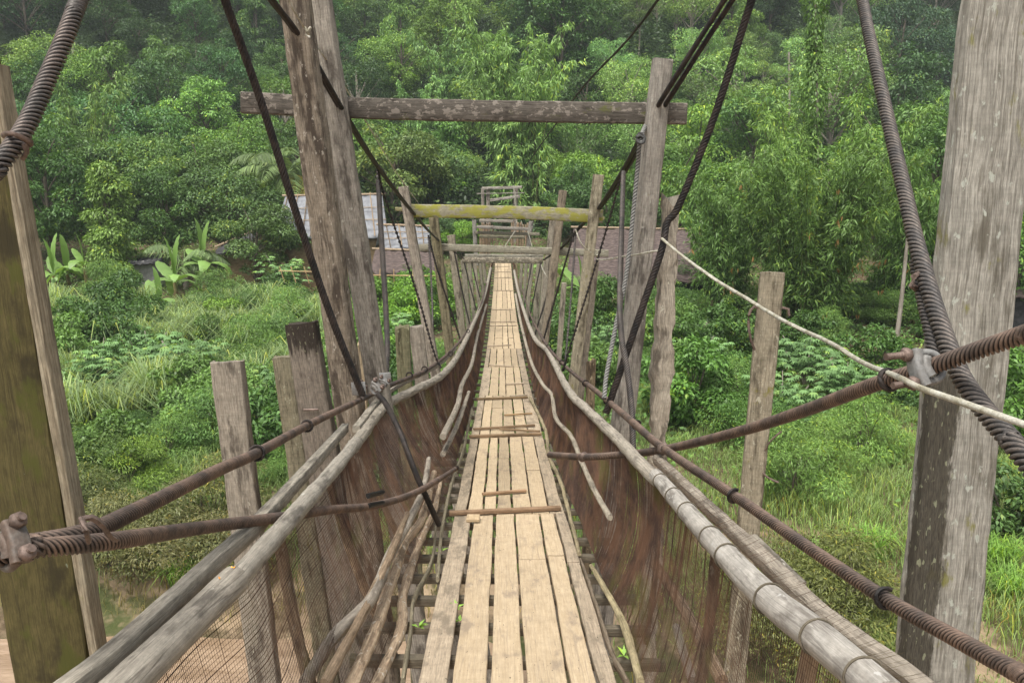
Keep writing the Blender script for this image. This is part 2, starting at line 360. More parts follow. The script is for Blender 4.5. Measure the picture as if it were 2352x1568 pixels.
# nearest boards are measured one by one: edges at the bottom of the picture and at the first cross slat
near_boards = [(952,1026,1047,1084,1),(1041,1119,1087,1134,0),(1129,1207,1137,1181,0),(1211,1314,1182,1234,0),(1316,1381,1237,1268,0),(1384,1432,1270,1293,1)]
yb = yv(1567)
for k, (a, b, c, d, old) in enumerate(near_boards):
    xa, xb = [PH(u, 1567, 0)[0]-xd(yb) for u in (a, b)]; y2 = ys[1]; xc, xe = [PH(u, 1180, 0)[0]-xd(yv(1180)) for u in (c, d)]
    brk = {3: yv(1283), 4: yv(1275), 5: yv(1290)}.get(k)
    segs = [(ys[0], y2)] if not brk else [(ys[0], brk), (brk+.006, y2)]
    for (s0, s1) in segs:
        t0 = (s0-yb)/(y2-yb); t1 = (s1-yb)/(y2-yb)
        g = rng.uniform(.86, 1.05)
        o = board((xa+xc)/2+.004, (xb+xe)/2-.004, s0, s1-.008, W_OLDB if old else W_TAN, (g, g, g))
for i in range(1, len(ys)-1):
    y0, y1 = ys[i], ys[i+1]
    nb = [7, 6, 6, 6, 5, 5, 5, 5, 5, 5, 5][i-1]
    wd = rng.uniform(.75, 1.25, nb); wd = wd/wd.sum()*(2*HW-.0)
    x = -HW
    for k in range(nb):
        g = rng.uniform(.78, 1.08); gap = rng.uniform(.006, .018); old = k in (0, nb-1)
        cuts = [y0, y1]
        if y1-y0 > 2 and k % 2 == (i % 2) and i < 6: cuts = [y0, y0+(y1-y0)*rng.uniform(.35, .65), y1]
        for s0, s1 in zip(cuts[:-1], cuts[1:]):
            board(x+gap/2+rng.uniform(0, .006), x+wd[k]-gap/2, s0+.004, s1-.012, W_OLDB if old and i < 5 else W_TAN, (g, g*.995, g*.98))
        x += wd[k]
def slat(u0, v0, u1, v1, w=.035, t=.022, col=(1,1,1), mat=None, label=None):
    a, b = PH(u0, v0, .022), PH(u1, v1, .022)
    m_ = [a+(b-a)*s+np.array([0, 0, .0]) for s in (0, .5, 1)]
    o = timber('cross_slat', m_, w, t, mat or W_OLDB, deck, col, hint=(0,1,0), rough=.002, step=.05)
    return o
for s in [(1032,1178,1287,1166,.045,.03,(.62,.5,.42)),(1108,1134,1208,1126,.035,.02,(.95,.75,.6)),(1077,1002,1243,996,.05,.03,(.62,.52,.42)),(1088,985,1228,976,.035,.025,(.55,.46,.38)),(1148,985,1240,990,.03,.02,(.6,.5,.4)),
          (1095,916,1212,912,.045,.03,(.55,.47,.36)),(1172,910,1210,907),(1159,953,1222,949,.03,.02,(.85,.7,.5)),(1162,882,1203,880),(1123,838,1180,841),(1121,795,1174,792),(1125,748,1187,747,.06),(1125,739,1184,738,.06),(1131,711,1178,711,.06),(1131,667,1180,667,.08),(1135,638,1174,637,.08),(1136,625,1173,624,.08),(1138,612,1171,612,.08)]:
    slat(*s)
pb = PH(1087, 1192, .008); timber('repair_block', [pb+np.array([0,-.075,.018]), pb+np.array([0,.05,.012])], .10, .02, W_TAN, deck, (1,.96,.9), step=.04, rough=.002)
y = .9
while y < 50:
    a, b = dk(-.78, y, -.075+rng.uniform(-.01,.01)), dk(.72, y+rng.uniform(-.05,.05), -.075)
    timber('joist', [a, b], .05, .05, W_JOIST, deck, hint=(0,1,0), step=.12); y += .42 if y < 9 else .9
for x in (-.36, .0, .36): pole('under_cable', [dk(x, yy, -.125) for yy in np.arange(.8, 51, 1.5)], .02, S_RUST, deck, step=.4)

# ------------------------------------------------------------------ handrails
LR = [(205,1640),(320,1545),(433,1422),(520,1355),(567,1318),(633,1232),(680,1168),(767,1078),(817,1016),(884,933),(951,896),(1024,853),(1067,786),(1104,703),(1117,663),(1127,616)]
RR = [(2045,1610),(1951,1525),(1868,1455),(1785,1390),(1708,1318),(1645,1248),(1588,1186),(1507,1092),(1464,1058),(1424,1013),(1344,936),(1304,893),(1257,806),(1227,775),(1204,716),(1189,663),(1181,622)]
LRp = [PH(u, v, .8) for u, v in LR]; RRp = [PH(u, v, .8) for u, v in RR]
hl = empty('handrail', (0,0,0), 'grey bamboo handrail doubled with a squared timber, on the river side', 'handrail')
hr = empty('handrail', (0,0,0), 'silvery bamboo handrail with dark joints, beside the thick lichen-spotted post', 'handrail')
pole('bamboo_pole', [PH(205,1655,.8), PH(536,1334,.8)], [.045,.044,.043,.046], W_RAILL, hl, (1.02,1,.97), step=.02, rough=.0012, n=20)
pole('bamboo_pole', [PH(525,1352,.8), PH(640,1222,.8), PH(767,1078,.8), PH(817,1016,.8)], [.034,.036,.036,.035], W_RAILL, hl, (1.05,1.04,1.02), step=.02, nodes=.62, node_amp=.06, n=16)
pole('bamboo_pole', [LRp[8]+np.array([0,-.1,0])]+LRp[9:], [.04,.04,.042,.045,.05,.05], W_RAILL, hl, (1.05,1.02,.97), step=.05, nodes=.5, rough=.006, n=12)
LT = [(128,1612),(215,1545),(352,1424),(489,1296),(592,1202),(694,1093),(793,982)]
LTp = [PH(u, v, .82) for u, v in LT]
timber('timber_rail', LTp, .045, .06, W_RAILL, hl, (1.12,1.1,1.05), hint=(1,-.2,0), rough=.003, step=.03)
timber('timber_rail', [PH(u, v, .83) for u, v in [(818,985),(884,905),(945,868),(1005,838),(1045,800)]], .05, .045, W_RAILL, hl, (1.02,1,.95), hint=(1,-.2,0), rough=.004, step=.05)
pole('bamboo_pole', RRp[:8], [.043,.043,.041,.039,.037,.034], W_RAIL, hr, (1.0,.99,.97), step=.015, n=18, rough=.0015)
pole('bamboo_pole', [RRp[7]+np.array([.01,-.12,.0])]+RRp[8:], [.036,.036,.038,.042,.045,.05], W_RAILL, hr, (1.12,1.09,1.04), step=.05, nodes=.4, rough=.005)
RT = [(2170,1625),(2068,1545),(1968,1475),(1868,1396),(1768,1298),(1668,1205),(1568,1112),(1510,1055)]
RTp = [PH(u, v, .78) for u, v in RT]
timber('timber_rail', RTp, .05, .06, W_RAILL, hr, (.98,.93,.88), hint=(1,.2,0), rough=.004, step=.03, ch=.014)
# dark rings of the bamboo joints
pj, qj = resample(RRp[:8], .01)
for s in .32*(np.arange(.2, qj[-1]/.32, 1.)+rng.uniform(-.2, .2, len(np.arange(.2, qj[-1]/.32, 1.)))):
    i = int(np.argmin(abs(qj-s))); i = min(max(i, 1), len(pj)-2)
    ring('joint_ring', pj[i], pj[i+1]-pj[i-1], np.interp(i/len(pj), np.linspace(0,1,6), [.043,.043,.041,.039,.037,.034])*1.055, .0035, W_JOIST, hr, n=20)
sp = timber('loose_plank', [PH(1722,1232,.70), PH(1838,1342,.62)], .05, .02, W_RAILL, None, (1.0,.98,.94), step=.03)
sp.name = 'loose_plank'; tag(sp, 'short grey plank end jutting out past the handrail near the lichen-spotted post', 'plank')

# ------------------------------------------------------------------ netting of fine wire
def net(name, top, bot, lip, label, ymin, ymax, bulge, r0):
    tp, _ = resample(top, .05); bp, _ = resample(bot, .05); lp = resample(lip, .05)[0] if lip is not None else None
    def at(c, y): return np.stack([np.interp(y, c[:,1], c[:,0]), y, np.interp(y, c[:,1], c[:,2])], -1)
    y = [ymin]
    while y[-1] < ymax: y.append(y[-1]+(.013 if y[-1] < 9 else (.02 if y[-1] < 18 else .05)))
    y = np.array(y); y = y[rng.random(len(y)) > np.where(y < 9, .035, .02)]
    thick = np.where(np.arange(len(y)) % 9 == 0, 1.9, 1.)*rng.uniform(.75, 1.25, len(y))
    def surf(y, t):
        yy = y+.10*(t-.5)*np.sin(y*1.1+1)+.02*np.sin(y*9+t*5)
        a, b = at(tp, yy), at(bp, yy); p = b+(a-b)*t[...,None]
        p[...,0] += bulge*np.sin(np.pi*t)*(.7+.5*np.sin(y*1.7)+.3*np.sin(y*4.1+2*t))
        p[...,0] += .003*np.sin(y*11+t*9)*np.sin(t*3.1); return p
    tt = np.linspace(0, 1, 9)
    Y, T = np.meshgrid(y, tt, indexing='ij'); P1 = surf(Y, T)
    if lp is not None:
        e = at(lp, np.clip(y, lp[:,1].min(), lp[:,1].max())); e[:,1] = y
        e[:,2] += .03+rng.uniform(-.004, .02, len(y)); e[:,0] += .012
        m_ = (P1[:,-1]+e)/2; m_[:,2] -= .012; ok = y < lp[:,1].max()
        m_[~ok] = P1[~ok,-1]; e[~ok] = P1[~ok,-1]+1e-3
        P1 = np.concatenate([P1, m_[:,None], e[:,None]], 1)
    Vs, Qs = [], []; off = 0
    def tube3(P2, r):
        nonlocal off
        n, m2, _ = P2.shape
        o3 = np.array([(1,0,0),(-.5,.8,.2),(-.5,-.5,.8)])
        rm = np.repeat(r[:,None], m2, 1)
        if m2 == 11: rm[:,9:] = .0006
        V = P2[:,:,None]+rm[:,:,None,None]*o3[None,None]
        i = off+(np.arange(n)[:,None,None]*m2+np.arange(m2-1)[None,:,None])*3+np.arange(3)[None,None]
        j = off+(np.arange(n)[:,None,None]*m2+np.arange(m2-1)[None,:,None])*3+((np.arange(3)+1) % 3)[None,None]
        Qs.append(np.stack([i, j, j+3, i+3], -1).reshape(-1, 4)); Vs.append(V.reshape(-1, 3)); off += n*m2*3
    tube3(P1, thick*np.where(y < 9, (r0*.85+.0010*sm(2.2, 5., y))*(1+.2*np.sin(y*1.1+np.sin(y*.7)*2)), np.where(y < 18, .0026, .006)))
    yh = np.concatenate([np.arange(ymin, 9, .06), np.arange(9, ymax, .25)])
    th = np.arange(.016, 1., .016)
    T2, Y2 = np.meshgrid(th, yh, indexing='ij'); tube3(surf(Y2, T2), np.where(np.arange(len(th)) % 7 == 0, .0019, .0009))
    o = obj(name, mesh(name, np.concatenate(Vs), np.concatenate(Qs), mat=S_NET))
    return tag(o, label, 'netting')
LB = [dk(-.66, .9, -.10), dk(-.64, 3, -.06), dk(-.56, 6, .0), dk(-.52, 9, .02), dk(-.52, 20, .02), dk(-.53, 50, .02)]
RB = [dk(.60, .9, -.10), dk(.58, 3, -.05), dk(.54, 6, .0), dk(.50, 9, .02), dk(.50, 20, .02), dk(.50, 50, .02)]
net('wire_netting', LRp, LB, None, 'rusty brown wire netting hung under the handrail on the river side', 1.2, 46, -.05, .0009)
net('wire_netting', RRp, RB, RTp, 'rusty brown wire netting folded over the silvery bamboo handrail', 1.2, 46, .05, .0013)

yy_ = 1.9
while yy_ < 46:
    for rail, par, sx in ((LRp, hl, -1), (RRp, hr, 1)):
        ra_ = np.array(rail); y_ = yy_+rng.uniform(-.25, .25)
        tp_ = np.array([np.interp(y_, ra_[:,1], ra_[:,0])+sx*.05, y_, np.interp(y_, ra_[:,1], ra_[:,2])+rng.uniform(-.11, -.04)])
        ft = dk(sx*rng.uniform(.66, .74), y_+rng.uniform(-.15, .15), -.16)
        pole('upright_stake', [ft, (ft+tp_)/2+np.array([sx*.02, 0, 0]), tp_], rng.uniform(.014, .026), W_STICK, par, tuple(rng.uniform(.45, .95)*np.array([1,.97,.93])), n=7, step=.15, rough=.004)
    yy_ += 1.15 if yy_ < 12 else 1.7
# ------------------------------------------------------------------ sticks and laths tied along the netting
def stick(pts, r, hs, label, mat=W_STICK, flat=1., col=(1,1,1), name='bamboo_stick', n=10, rough=.004, nodes=0):
    hh = np.linspace(hs[0], hs[1], len(pts))
    o = pole(name, [PH(u, v, h) for (u, v), h in zip(pts, hh)], r, mat, None, col, n=n, step=.04, rough=rough, flat=flat, nodes=nodes)
    return tag(o, label, 'stick')
stick([(700,1568),(767,1462),(851,1378),(894,1278),(934,1205),(971,1128),(985,1055)], [.03,.034,.034,.03,.026,.026], (.20,.38), 'pale split bamboo pole lying along the foot of the netting', W_RAIL, .8, (.9,.83,.74))
stick([(795,1600),(857,1458),(901,1328),(931,1245),(971,1185),(997,1085)], [.028,.03,.026,.022], (.10,.26), 'crooked tan stick beneath the pale split bamboo pole', nodes=.22)
stick([(850,1600),(921,1445),(927,1362),(964,1245),(997,1172),(1011,1105)], [.025,.027,.024,.02], (-.02,.08), 'wavy peeling stick with loose bark between the poles and the planks', nodes=.25)
stick([(925,1568),(944,1445),(951,1378),(991,1292),(1001,1212)], [.028,.028,.02], (-.05,.02), 'flat grey lath beside the outermost plank', W_LATH, .4, name='lath')
stick([(1005,1330),(1011,1252),(1017,1205),(1037,1112),(1061,1045),(1071,1003),(1084,940)], [.016,.02,.022,.024], (.0,.03), 'mossy curved edging lath along the planks by the crooked sticks', W_LATH, .7, name='lath')
stick([(1017,1003),(1051,930),(1061,883),(1084,833),(1097,770),(1117,700)], [.03,.03,.03,.035], (.46,.50), 'long wavy grey pole fixed along the middle of the netting on the river side', W_RAILL, col=(1.1,1.05,.98))
stick([(1017,1043),(1047,983),(1061,946),(1077,900)], [.024,.026,.022], (.30,.36), 'short wavy pole under the long wavy grey pole', W_RAILL, col=(1.1,1.05,.98))
stick([(1401,1188),(1364,1122),(1334,1055),(1311,1000),(1277,960),(1267,906),(1247,883),(1221,833),(1204,773),(1194,730),(1184,676)], [.017,.022,.026,.03,.035,.04,.045], (.44,.50), 'long wavy grey branch tied along the netting below the silvery handrail', W_RAILL, col=(1.15,1.1,1.0))
stick([(1471,1565),(1437,1445),(1401,1372),(1357,1298)], [.02,.02,.012], (.0,.02), 'curved greenish lath at the deck edge close to the first cross slat', W_LATH, name='lath', col=(1.2,1.15,1))
stick([(1331,1272),(1307,1178),(1287,1105),(1261,1045),(1251,983),(1217,913)], [.014,.017,.02,.022,.024], (.0,.02), 'thin mossy edging stick along the planks below the wavy branch', W_LATH, col=(1.15,1.1,1))
stick([(1440,1568),(1401,1488),(1357,1352),(1333,1285)], [.02,.02,.016], (-.06,-.03), 'dark lath touching the edge of the near planks', W_JOIST, .6, name='lath', col=(1.6,1.5,1.5))
stick([(1658,1562),(1568,1392),(1500,1290)], [.03,.03,.026], (-.02,.28), 'sloping grey pole outside the netting under the silvery handrail', W_STICK, col=(.8,.75,.72))
stick([(1590,1562),(1551,1438)], [.02,.018], (.05,.16), 'short pale stake outside the netting near the sloping grey pole', W_RAIL, col=(.9,.84,.76), name='stake')
stick([(745,1570),(850,1375),(900,1265),(935,1180)], [.022,.024,.02], (.22,.36), 'dark weathered pole lying against the netting above the pale split bamboo', W_JOIST, .9, (2.2,1.9,1.75))

# ------------------------------------------------------------------ posts
o = post((-195,-13,120), (46,222,1568), (2.28, 2.28), .05, W_DARK, 'massive dark mossy post leaning at the edge of the bridge by the river', yaw=.0, rough=.008, name='mossy_post')
pt, pb_ = PY(-3,150,2.27), PY(239,1568,2.27)
e = down_to_ground(pt, pb_); timber('edge_strip', [pt, pb_, e], .025, .06, W_EDGE, o, (.82,.8,.74), hint=(1,0,0), rough=.004)
o.name = 'mossy_post'
o = post((2272,2446,-560), (2064,2230,1512), 3.0, .085, W_THICK, 'thick grey lichen-spotted post with a black damp streak', yaw=.0, rough=.010, name='thick_post', ragged=.01)
post((607,680,-260), (768,835,920), (6.35,6.75), .15, W_BROWN, 'tall brown-stained leaning post in front of its paler twin', rough=.009, name='leaning_post', color=(1.02,.98,.92), yaw=.18)
p2 = empty('timber_portal', (0,0,0), 'tall grey post pair joined by a long dark lichen-patched beam', 'bridge portal')
post((664,725,-240), (844,897,900), 7.05, .14, W_POST, parent=p2, name='portal_post', rough=.008, color=(1.0,.97,.93), yaw=.12)
post((1497,1547,138), (1407,1464,923), 7.05, .13, W_POST, parent=p2, name='portal_post', rough=.006, color=(.98,.97,.95), yaw=-.2)
timber('cross_beam', [PY(556,236,7.22), PY(900,251,7.22), PY(1576,262,7.22)], .165, .09, W_BEAM, p2, hint=(0,0,1), rough=.004, step=.05)
post((1522,1561,458), (1483,1537,1030), 7.3, .12, W_POST, 'pale splintered post with a split rotten foot beside the tall portal', name='splintered_post', rough=.05, ragged=.06, color=(1.42,1.36,1.24))
o = post((1744,1804,626), (1690,1745,1225), 7.0, .11, W_LICHEN, 'short flat-topped grey post with a bent iron hook and yellow lichen', name='stub_post', rough=.005, yaw=.2, color=(.96,.9,.78))
pA = PY(1742,712,6.9); pole('iron_hook', [PY(1742,706,6.92), PY(1727,706,6.9), PY(1719,735,6.9), PY(1724,780,6.9), PY(1733,803,6.93)], .011, S_RUST, o, n=8)
pole('iron_hook', [PY(1797,706,6.92), PY(1811,709,6.9), PY(1812,725,6.9)], .010, S_RUST, o, n=8)
pole('bent_nail', [PY(1756,1035,6.92), PY(1772,1010,6.9), PY(1795,990,6.88)], .008, S_RUST, o, n=8)
pole('bent_nail', [PY(1752,1085,6.92), PY(1765,1097,6.9), PY(1788,1107,6.88)], .008, S_RUST, o, n=8)
post((487,557,830), (574,641,1545), 6.4, .12, W_POST, 'square cut stub post standing alone in the river by the rusty cable', name='stub_post', rough=.007, color=(.98,.93,.85))
post((629,672,818), (655,705,1023), 7.5, .14, W_LICHEN, 'mossy rounded stub post half hidden by the dark-topped one', name='stub_post', rough=.008, color=(.72,.68,.55))
o = post((658,728,742), (702,775,1023), 7.0, .15, W_BLACKTOP, 'broad stub post with a blackened top beside the leaning posts', name='stub_post', rough=.006, color=(.80,.76,.73))
pole('staple', [PY(697,941,6.9), PY(731,940,6.9)], .008, S_RUST, o, n=8)
for (a, b, Y, lb, c, m_) in [((908,940,752),(912,948,875),9.6,'mossy broken stub behind the rail by the grey hanging rope',(.6,.6,.42),W_LICHEN),((940,972,750),(952,985,860),10.2,'pale broken stub beside the mossy broken one',(1,.95,.88),W_POST),((822,836,786),(824,850,940),8.4,'slender tan pointed stake between the leaning posts',(1.35,1.15,.85),W_POST),((1347,1368,830),(1345,1366,920),11.,'small brown stub post beyond the splintered one',(.75,.66,.5),W_BROWN)]:
    post(a, b, Y, .08, m_, lb, name='stub_post', color=c, ragged=.04)
p3 = empty('timber_portal', (0,0,0), 'second portal of pale posts with a beam covered in yellow moss', 'bridge portal')
post((916,937,430), (979,1002,800), 11.7, .13, W_POST, parent=p3, name='portal_post', color=(1.08,1.02,.94))
post((1363,1387,402), (1308,1332,860), 11.7, .13, W_LICHEN, parent=p3, name='portal_post', color=(.95,.9,.76))
o = timber('cross_beam', [PY(944,484,11.9), PY(1180,488,11.9), PY(1384,497,11.9)], .175, .10, W_MOSS, p3, hint=(0,0,1), rough=.006, step=.05)
timber('cross_beam', [PY(908,480,12.15), PY(1388,502,12.15)], .05, .06, W_LICHEN, p3, hint=(0,0,1), color=(.8,.8,.5), step=.1)
post((1356,1376,600), (1326,1350,840), 11.95, .06, W_POST, 'pale plank post nailed behind the second portal', name='plank_post', color=(1.25,1.18,1.05))
p4 = empty('timber_portal', (0,0,0), 'third portal of mossy grey posts holding a pale cracked beam', 'bridge portal')
post((985,1007,500), (1017,1038,760), 18.2, .2, W_LICHEN, parent=p4, name='portal_post', color=(.62,.58,.42))
post((1284,1302,438), (1248,1266,735), 18.2, .2, W_POST, parent=p4, name='portal_post', color=(.8,.72,.6))
timber('cross_beam', [PY(955,569,18.45), PY(1050,569,18.45), PY(1397,582,18.45)], .15, .12, W_LICHEN, p4, hint=(0,0,1), color=(.9,.9,.82), step=.1)
p5 = empty('timber_portal', (0,0,0), 'fourth portal with a low black-blotched beam over the walkway', 'bridge portal')
post((1027,1045,540), (1052,1067,740), 24, .2, W_POST, parent=p5, name='portal_post', color=(.95,.9,.76))
post((1263,1277,500), (1240,1255,720), 24, .2, W_POST, parent=p5, name='portal_post', color=(.95,.9,.8))
timber('cross_beam', [PY(1062,597,24.3), PY(1247,598,24.3)], .16, .15, W_BEAM, p5, hint=(0,0,1), color=(1.6,1.6,1.45), step=.15)
timber('cross_beam', [PY(1068,587,24.6), PY(1248,588,24.6)], .09, .1, W_LICHEN, p5, hint=(0,0,1), color=(.95,.95,.9), step=.15)
for k, (a, b, Y) in enumerate([((1058,1070,598),(1070,1082,735),28),((1072,1082,600),(1083,1092,715),31),((1086,1094,602),(1096,1104,690),35),((1098,1106,602),(1105,1113,670),39),((1108,1115,604),(1112,1119,650),43)]):
    post(a, b, Y, .2, W_POST, 'grey post in the close row beside the far walkway, house side', name='row_post', color=(.8+.1*(k%3),.78+.08*(k%3),.66+.08*(k%3)), group='posts of the close row, house side')
for k, (a, b, Y) in enumerate([((1233,1247,598),(1222,1236,740),28),((1248,1256,600),(1238,1247,725),27),((1216,1226,602),(1208,1217,705),31.5),((1205,1213,602),(1200,1207,690),35),((1195,1203,604),(1192,1198,665),40),((1290,1301,650),(1277,1289,830),21)]):
    post(a, b, Y, .2, W_POST, 'grey post in the close row beside the far walkway, bamboo side', name='row_post', color=(.85+.1*(k%3),.82+.09*(k%3),.70+.09*(k%3)), group='posts of the close row, bamboo side')
f1 = empty('timber_portal', (0,0,0), 'far landing portal with two low beams at the end of the walkway', 'bridge portal')
post((1084,1094,505), (1088,1097,575), 49, .25, W_POST, parent=f1, name='portal_post'); post((1215,1225,508), (1208,1218,575), 49, .25, W_POST, parent=f1, name='portal_post')
for a, b, v, w, Y, c in [(1095,1213,521,526,48.6,(1,.97,.95)),(1092,1239,534,538,48.8,(.8,.78,.66)),(1101,1178,507,508,49.4,(1.1,1.06,1)),(1102,1206,543,545,49.3,(.75,.75,.6))]:
    timber('cross_beam', [PY(a, v, Y), PY(b, w, Y)], .17, .15, W_POST, f1, c, hint=(0,0,1), step=.3)
for i in range(26):
    u = rng.uniform(1099,1136) if i % 2 else rng.uniform(1174,1213); u2 = 1153+(u-1153)*rng.uniform(.92,1.02)
    v0 = rng.uniform(508,520)
    pole('screen_slat', [PY(u, v0, 50+.03*i), PY(u2, 590, 50+.03*i)], rng.uniform(.03,.06), W_STICK, f1, tuple(rng.uniform(.6,1.15)*np.array([1,.95,.9])), n=5, step=.6)
f2 = empty('timber_portal', (0,0,0), 'tallest far portal of pale slats rising behind the mossy beam', 'bridge portal')
for a, b, c, d, Y in [(1105,1112,1107,1115,55),(1117,1125,1117,1126,54.6),(1179,1190,1177,1188,54.8)]:
    post((a,b,432), (c,d,575), Y, .25, W_POST, parent=f2, name='portal_post', color=(1.05,.98,.94))
for a, v, b, w, r, c in [(1107,433,1199,430,.09,1.4),(1095,445,1204,443,.03,1.1),(1126,460,1194,451,.09,1.35)]:
    timber('cross_beam', [PY(a, v, 54.4), PY(b, w, 54.4)], r*2, .1, W_POST, f2, (c, c*.98, c*.97), hint=(0,0,1), step=.3)
for a, v, b, w in [(1180,431,1186,512),(1184,440,1187,512),(1197,507,1214,560)]:
    pole('pale_string', [PY(a, v, 54.2), PY(b, w, 54.0)], .022, S_WHITE, f2, n=5, step=.8)

# ------------------------------------------------------------------ cables
def ext(pts, a=0., b=0., up=0.):
    pts = [np.asarray(p, float) for p in pts]
    if a: d = pts[0]-pts[1]; d = d/np.linalg.norm(d)+np.array([0,0,up]); pts = [pts[0]+d*a]+pts
    if b: d = pts[-1]-pts[-2]; d = d/np.linalg.norm(d)+np.array([0,0,up]); pts = pts+[pts[-1]+d*b]
    return pts
def cable(name, label, cat='cable'): return empty(name, (0,0,0), label, cat)
c = cable('steel_cable', 'rusty twisted cable rising beside the river handrail to the leaning posts')
lc = [P(-60,1262,1.72), P(60,1250,1.78), P(200,1222,1.92), P(300,1178,2.2), P(500,1080,3.0), P(590,1040,3.55), P(690,985,4.5), P(760,950,5.4), P(828,918,6.5)]
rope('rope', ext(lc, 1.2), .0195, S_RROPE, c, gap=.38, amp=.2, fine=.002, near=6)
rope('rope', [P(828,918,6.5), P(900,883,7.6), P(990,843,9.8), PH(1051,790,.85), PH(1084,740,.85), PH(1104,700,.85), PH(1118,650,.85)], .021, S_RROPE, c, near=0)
for (u, v, d) in [(590,1040,3.55), (705,978,4.66)]:
    ring('tie', P(u,v,d), P(u+30,v-15,d+.3)-P(u-30,v+15,d-.3), .029, .007, S_BLACK, c)
for u, v, d in [(940,862,8.4),(975,848,9.2),(1035,812,11),(1075,760,16)]:
    ring('tie', P(u,v,d), P(u+20,v-12,d+.8)-P(u-20,v+12,d-.8), .029, .008, S_BLACK, c, n=10)
c2 = cable('steel_cable', 'rusty cable dipping from the bolted clamp through the netting to the deck')
lc2 = [P(-60,1290,1.66), P(60,1262,1.72), P(200,1248,1.86), P(300,1236,2.05), P(450,1213,2.6), P(640,1188,3.35), P(760,1170,4.05), P(860,1160,4.7), P(960,1128,5.6), P(1050,1074,6.9)]
rope('rope', ext(lc2, 1.2), .0185, S_RROPE, c2, gap=.38, amp=.2, fine=.002, near=6)
pole('tie', [P(186,1192,1.78), P(212,1188,1.80), P(238,1210,1.83), P(252,1232,1.86), P(266,1240,1.9)], .0055, S_RUST, c2, n=8, step=.01)
pole('tie', [P(186,1192,1.78), P(196,1215,1.74), P(205,1245,1.78)], .0055, S_RUST, c2, n=8, step=.01)
for dz in (-.03, .03): pole('splice_end', [P(845,1150+dz*400,4.55), P(878,1142+dz*400,4.75)], .014, S_ROPE, c2, n=8)
def clip(name, c, axis, out, s, parent, bar=2.3, S_PAINT=S_PAINT):
    # U-bolt wire rope clip: saddle, U-bar, two threaded legs and nuts
    axis = np.asarray(axis)/np.linalg.norm(axis); out = np.asarray(out)-axis*(np.asarray(out)@axis); out /= np.linalg.norm(out); sd = np.cross(axis, out)
    k = empty(name, (0,0,0)); k.parent = parent
    g = s*1.05
    timber('saddle', [c-sd*g*1.25+out*s*.9, c+out*s*1.12, c+sd*g*1.25+out*s*.9], s*1.25, s*.7, S_PAINT, k, hint=axis, step=s*.3, rough=0, ch=s*.18)
    timber('saddle', [c-sd*s*.7+out*s*.4, c+out*s*.62, c+sd*s*.7+out*s*.4], s*1.5, s*.7, S_PAINT, k, hint=axis, step=s*.3, rough=0, ch=s*.22)
    arc = [c+sd*g*math.cos(a)-out*g*math.sin(a) for a in np.linspace(0, math.pi, 9)]
    pole('bow', [c+sd*g+out*s*.7]+arc+[c-sd*g+out*s*.7], s*.28, S_PAINT, k, n=10, step=s*.2, rough=0)
    for q in (-1, 1):
        rp, rq = resample([c+sd*g*q+out*s*.6, c+sd*g*q+out*s*bar], .0011); aa = np.linspace(0, 2*np.pi, 10, endpoint=False)
        rr = (s*.24*(1+.10*np.sin(rq*2*np.pi/.0045)))[:,None]
        V, Q, polys, uv = sweep(rp, rq, np.stack([np.cos(aa)[None]*rr, np.sin(aa)[None]*rr], 2), 'pt')
        obj('threaded_bar', mesh('threaded_bar', V, Q, polys, uv, S_RUST, smooth=True, sharp=60), k)
        hexnut('nut', c+sd*g*q+out*s*1.62, out, s*.52, s*.55, S_RUST, k)
    return k
clip('cable_clamp', P(20,1262,1.70), P(200,1240,1.88)-P(-60,1270,1.68), np.array([.50,-.45,.62]), .033, c2, 2.15, S_OLD)
c3 = cable('steel_cable', 'rusty cable running down along the silvery handrail past the lichen-spotted post')
rc = [P(2440,1610,1.75), P(2352,1553,1.9), P(2200,1468,2.2), P(2040,1378,2.55), P(1850,1252,3.1), P(1690,1140,3.75), P(1525,1030,4.7), P(1440,958,5.6), PH(1372,900,.85), PH(1300,842,.85), PH(1250,783,.85), PH(1215,715,.85), PH(1195,650,.85)]
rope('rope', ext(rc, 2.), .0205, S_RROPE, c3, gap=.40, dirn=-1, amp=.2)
for (u, v, d) in [(2035,1373,2.55), (1686,1138,3.75)]:
    ring('hook_tie', P(u,v,d), P(u+30,v+20,d-.1)-P(u-30,v-20,d+.1), .029, .0075, S_BLACK, c3, arc=.78, start=-.6)
for u, v in [(1462,975),(1395,920),(1345,880),(1290,832),(1260,795)]:
    p = PH(u, v, .85); ring('tie', p, [-.15,1,.1], .029, .008, S_BLACK, c3, n=10)
c4 = cable('steel_cable', 'rusty cable crossing from the big grey clamp on the lichen-spotted post down to the netting')
rc4 = [P(2460,726,1.85), P(2352,768,2.02), P(2250,803,2.16), P(2130,845,2.34), P(2000,886,2.6), P(1850,942,3.15), P(1700,990,3.8), P(1530,1031,4.75), P(1430,1044,5.25), P(1340,1049,5.6), P(1262,1044,6.1)]
rope('rope', ext(rc4, 1.6), .0205, S_RROPE, c4, gap=.40, dirn=-1, amp=.2)
clip('cable_clamp', P(2135,842,2.31), P(2250,803,2.16)-P(2000,886,2.6), np.array([-.85,-.5,.08]), .037, c4, 3.3)
ring('tie', P(2042,872,2.5), P(2250,803,2.16)-P(2000,886,2.6), .029, .008, S_BLACK, c4)
hexnut('sleeve', P(1524,1031,4.72), P(1530,1031,4.75)-P(1430,1044,5.5), .036, .05, S_RUST, c4); hexnut('sleeve', P(1340,1049,5.6), [1,1,0], .032, .05, S_RUST, c4)
c5 = cable('steel_cable', 'thick grey wire rope sweeping down to the mossy post at the river side')
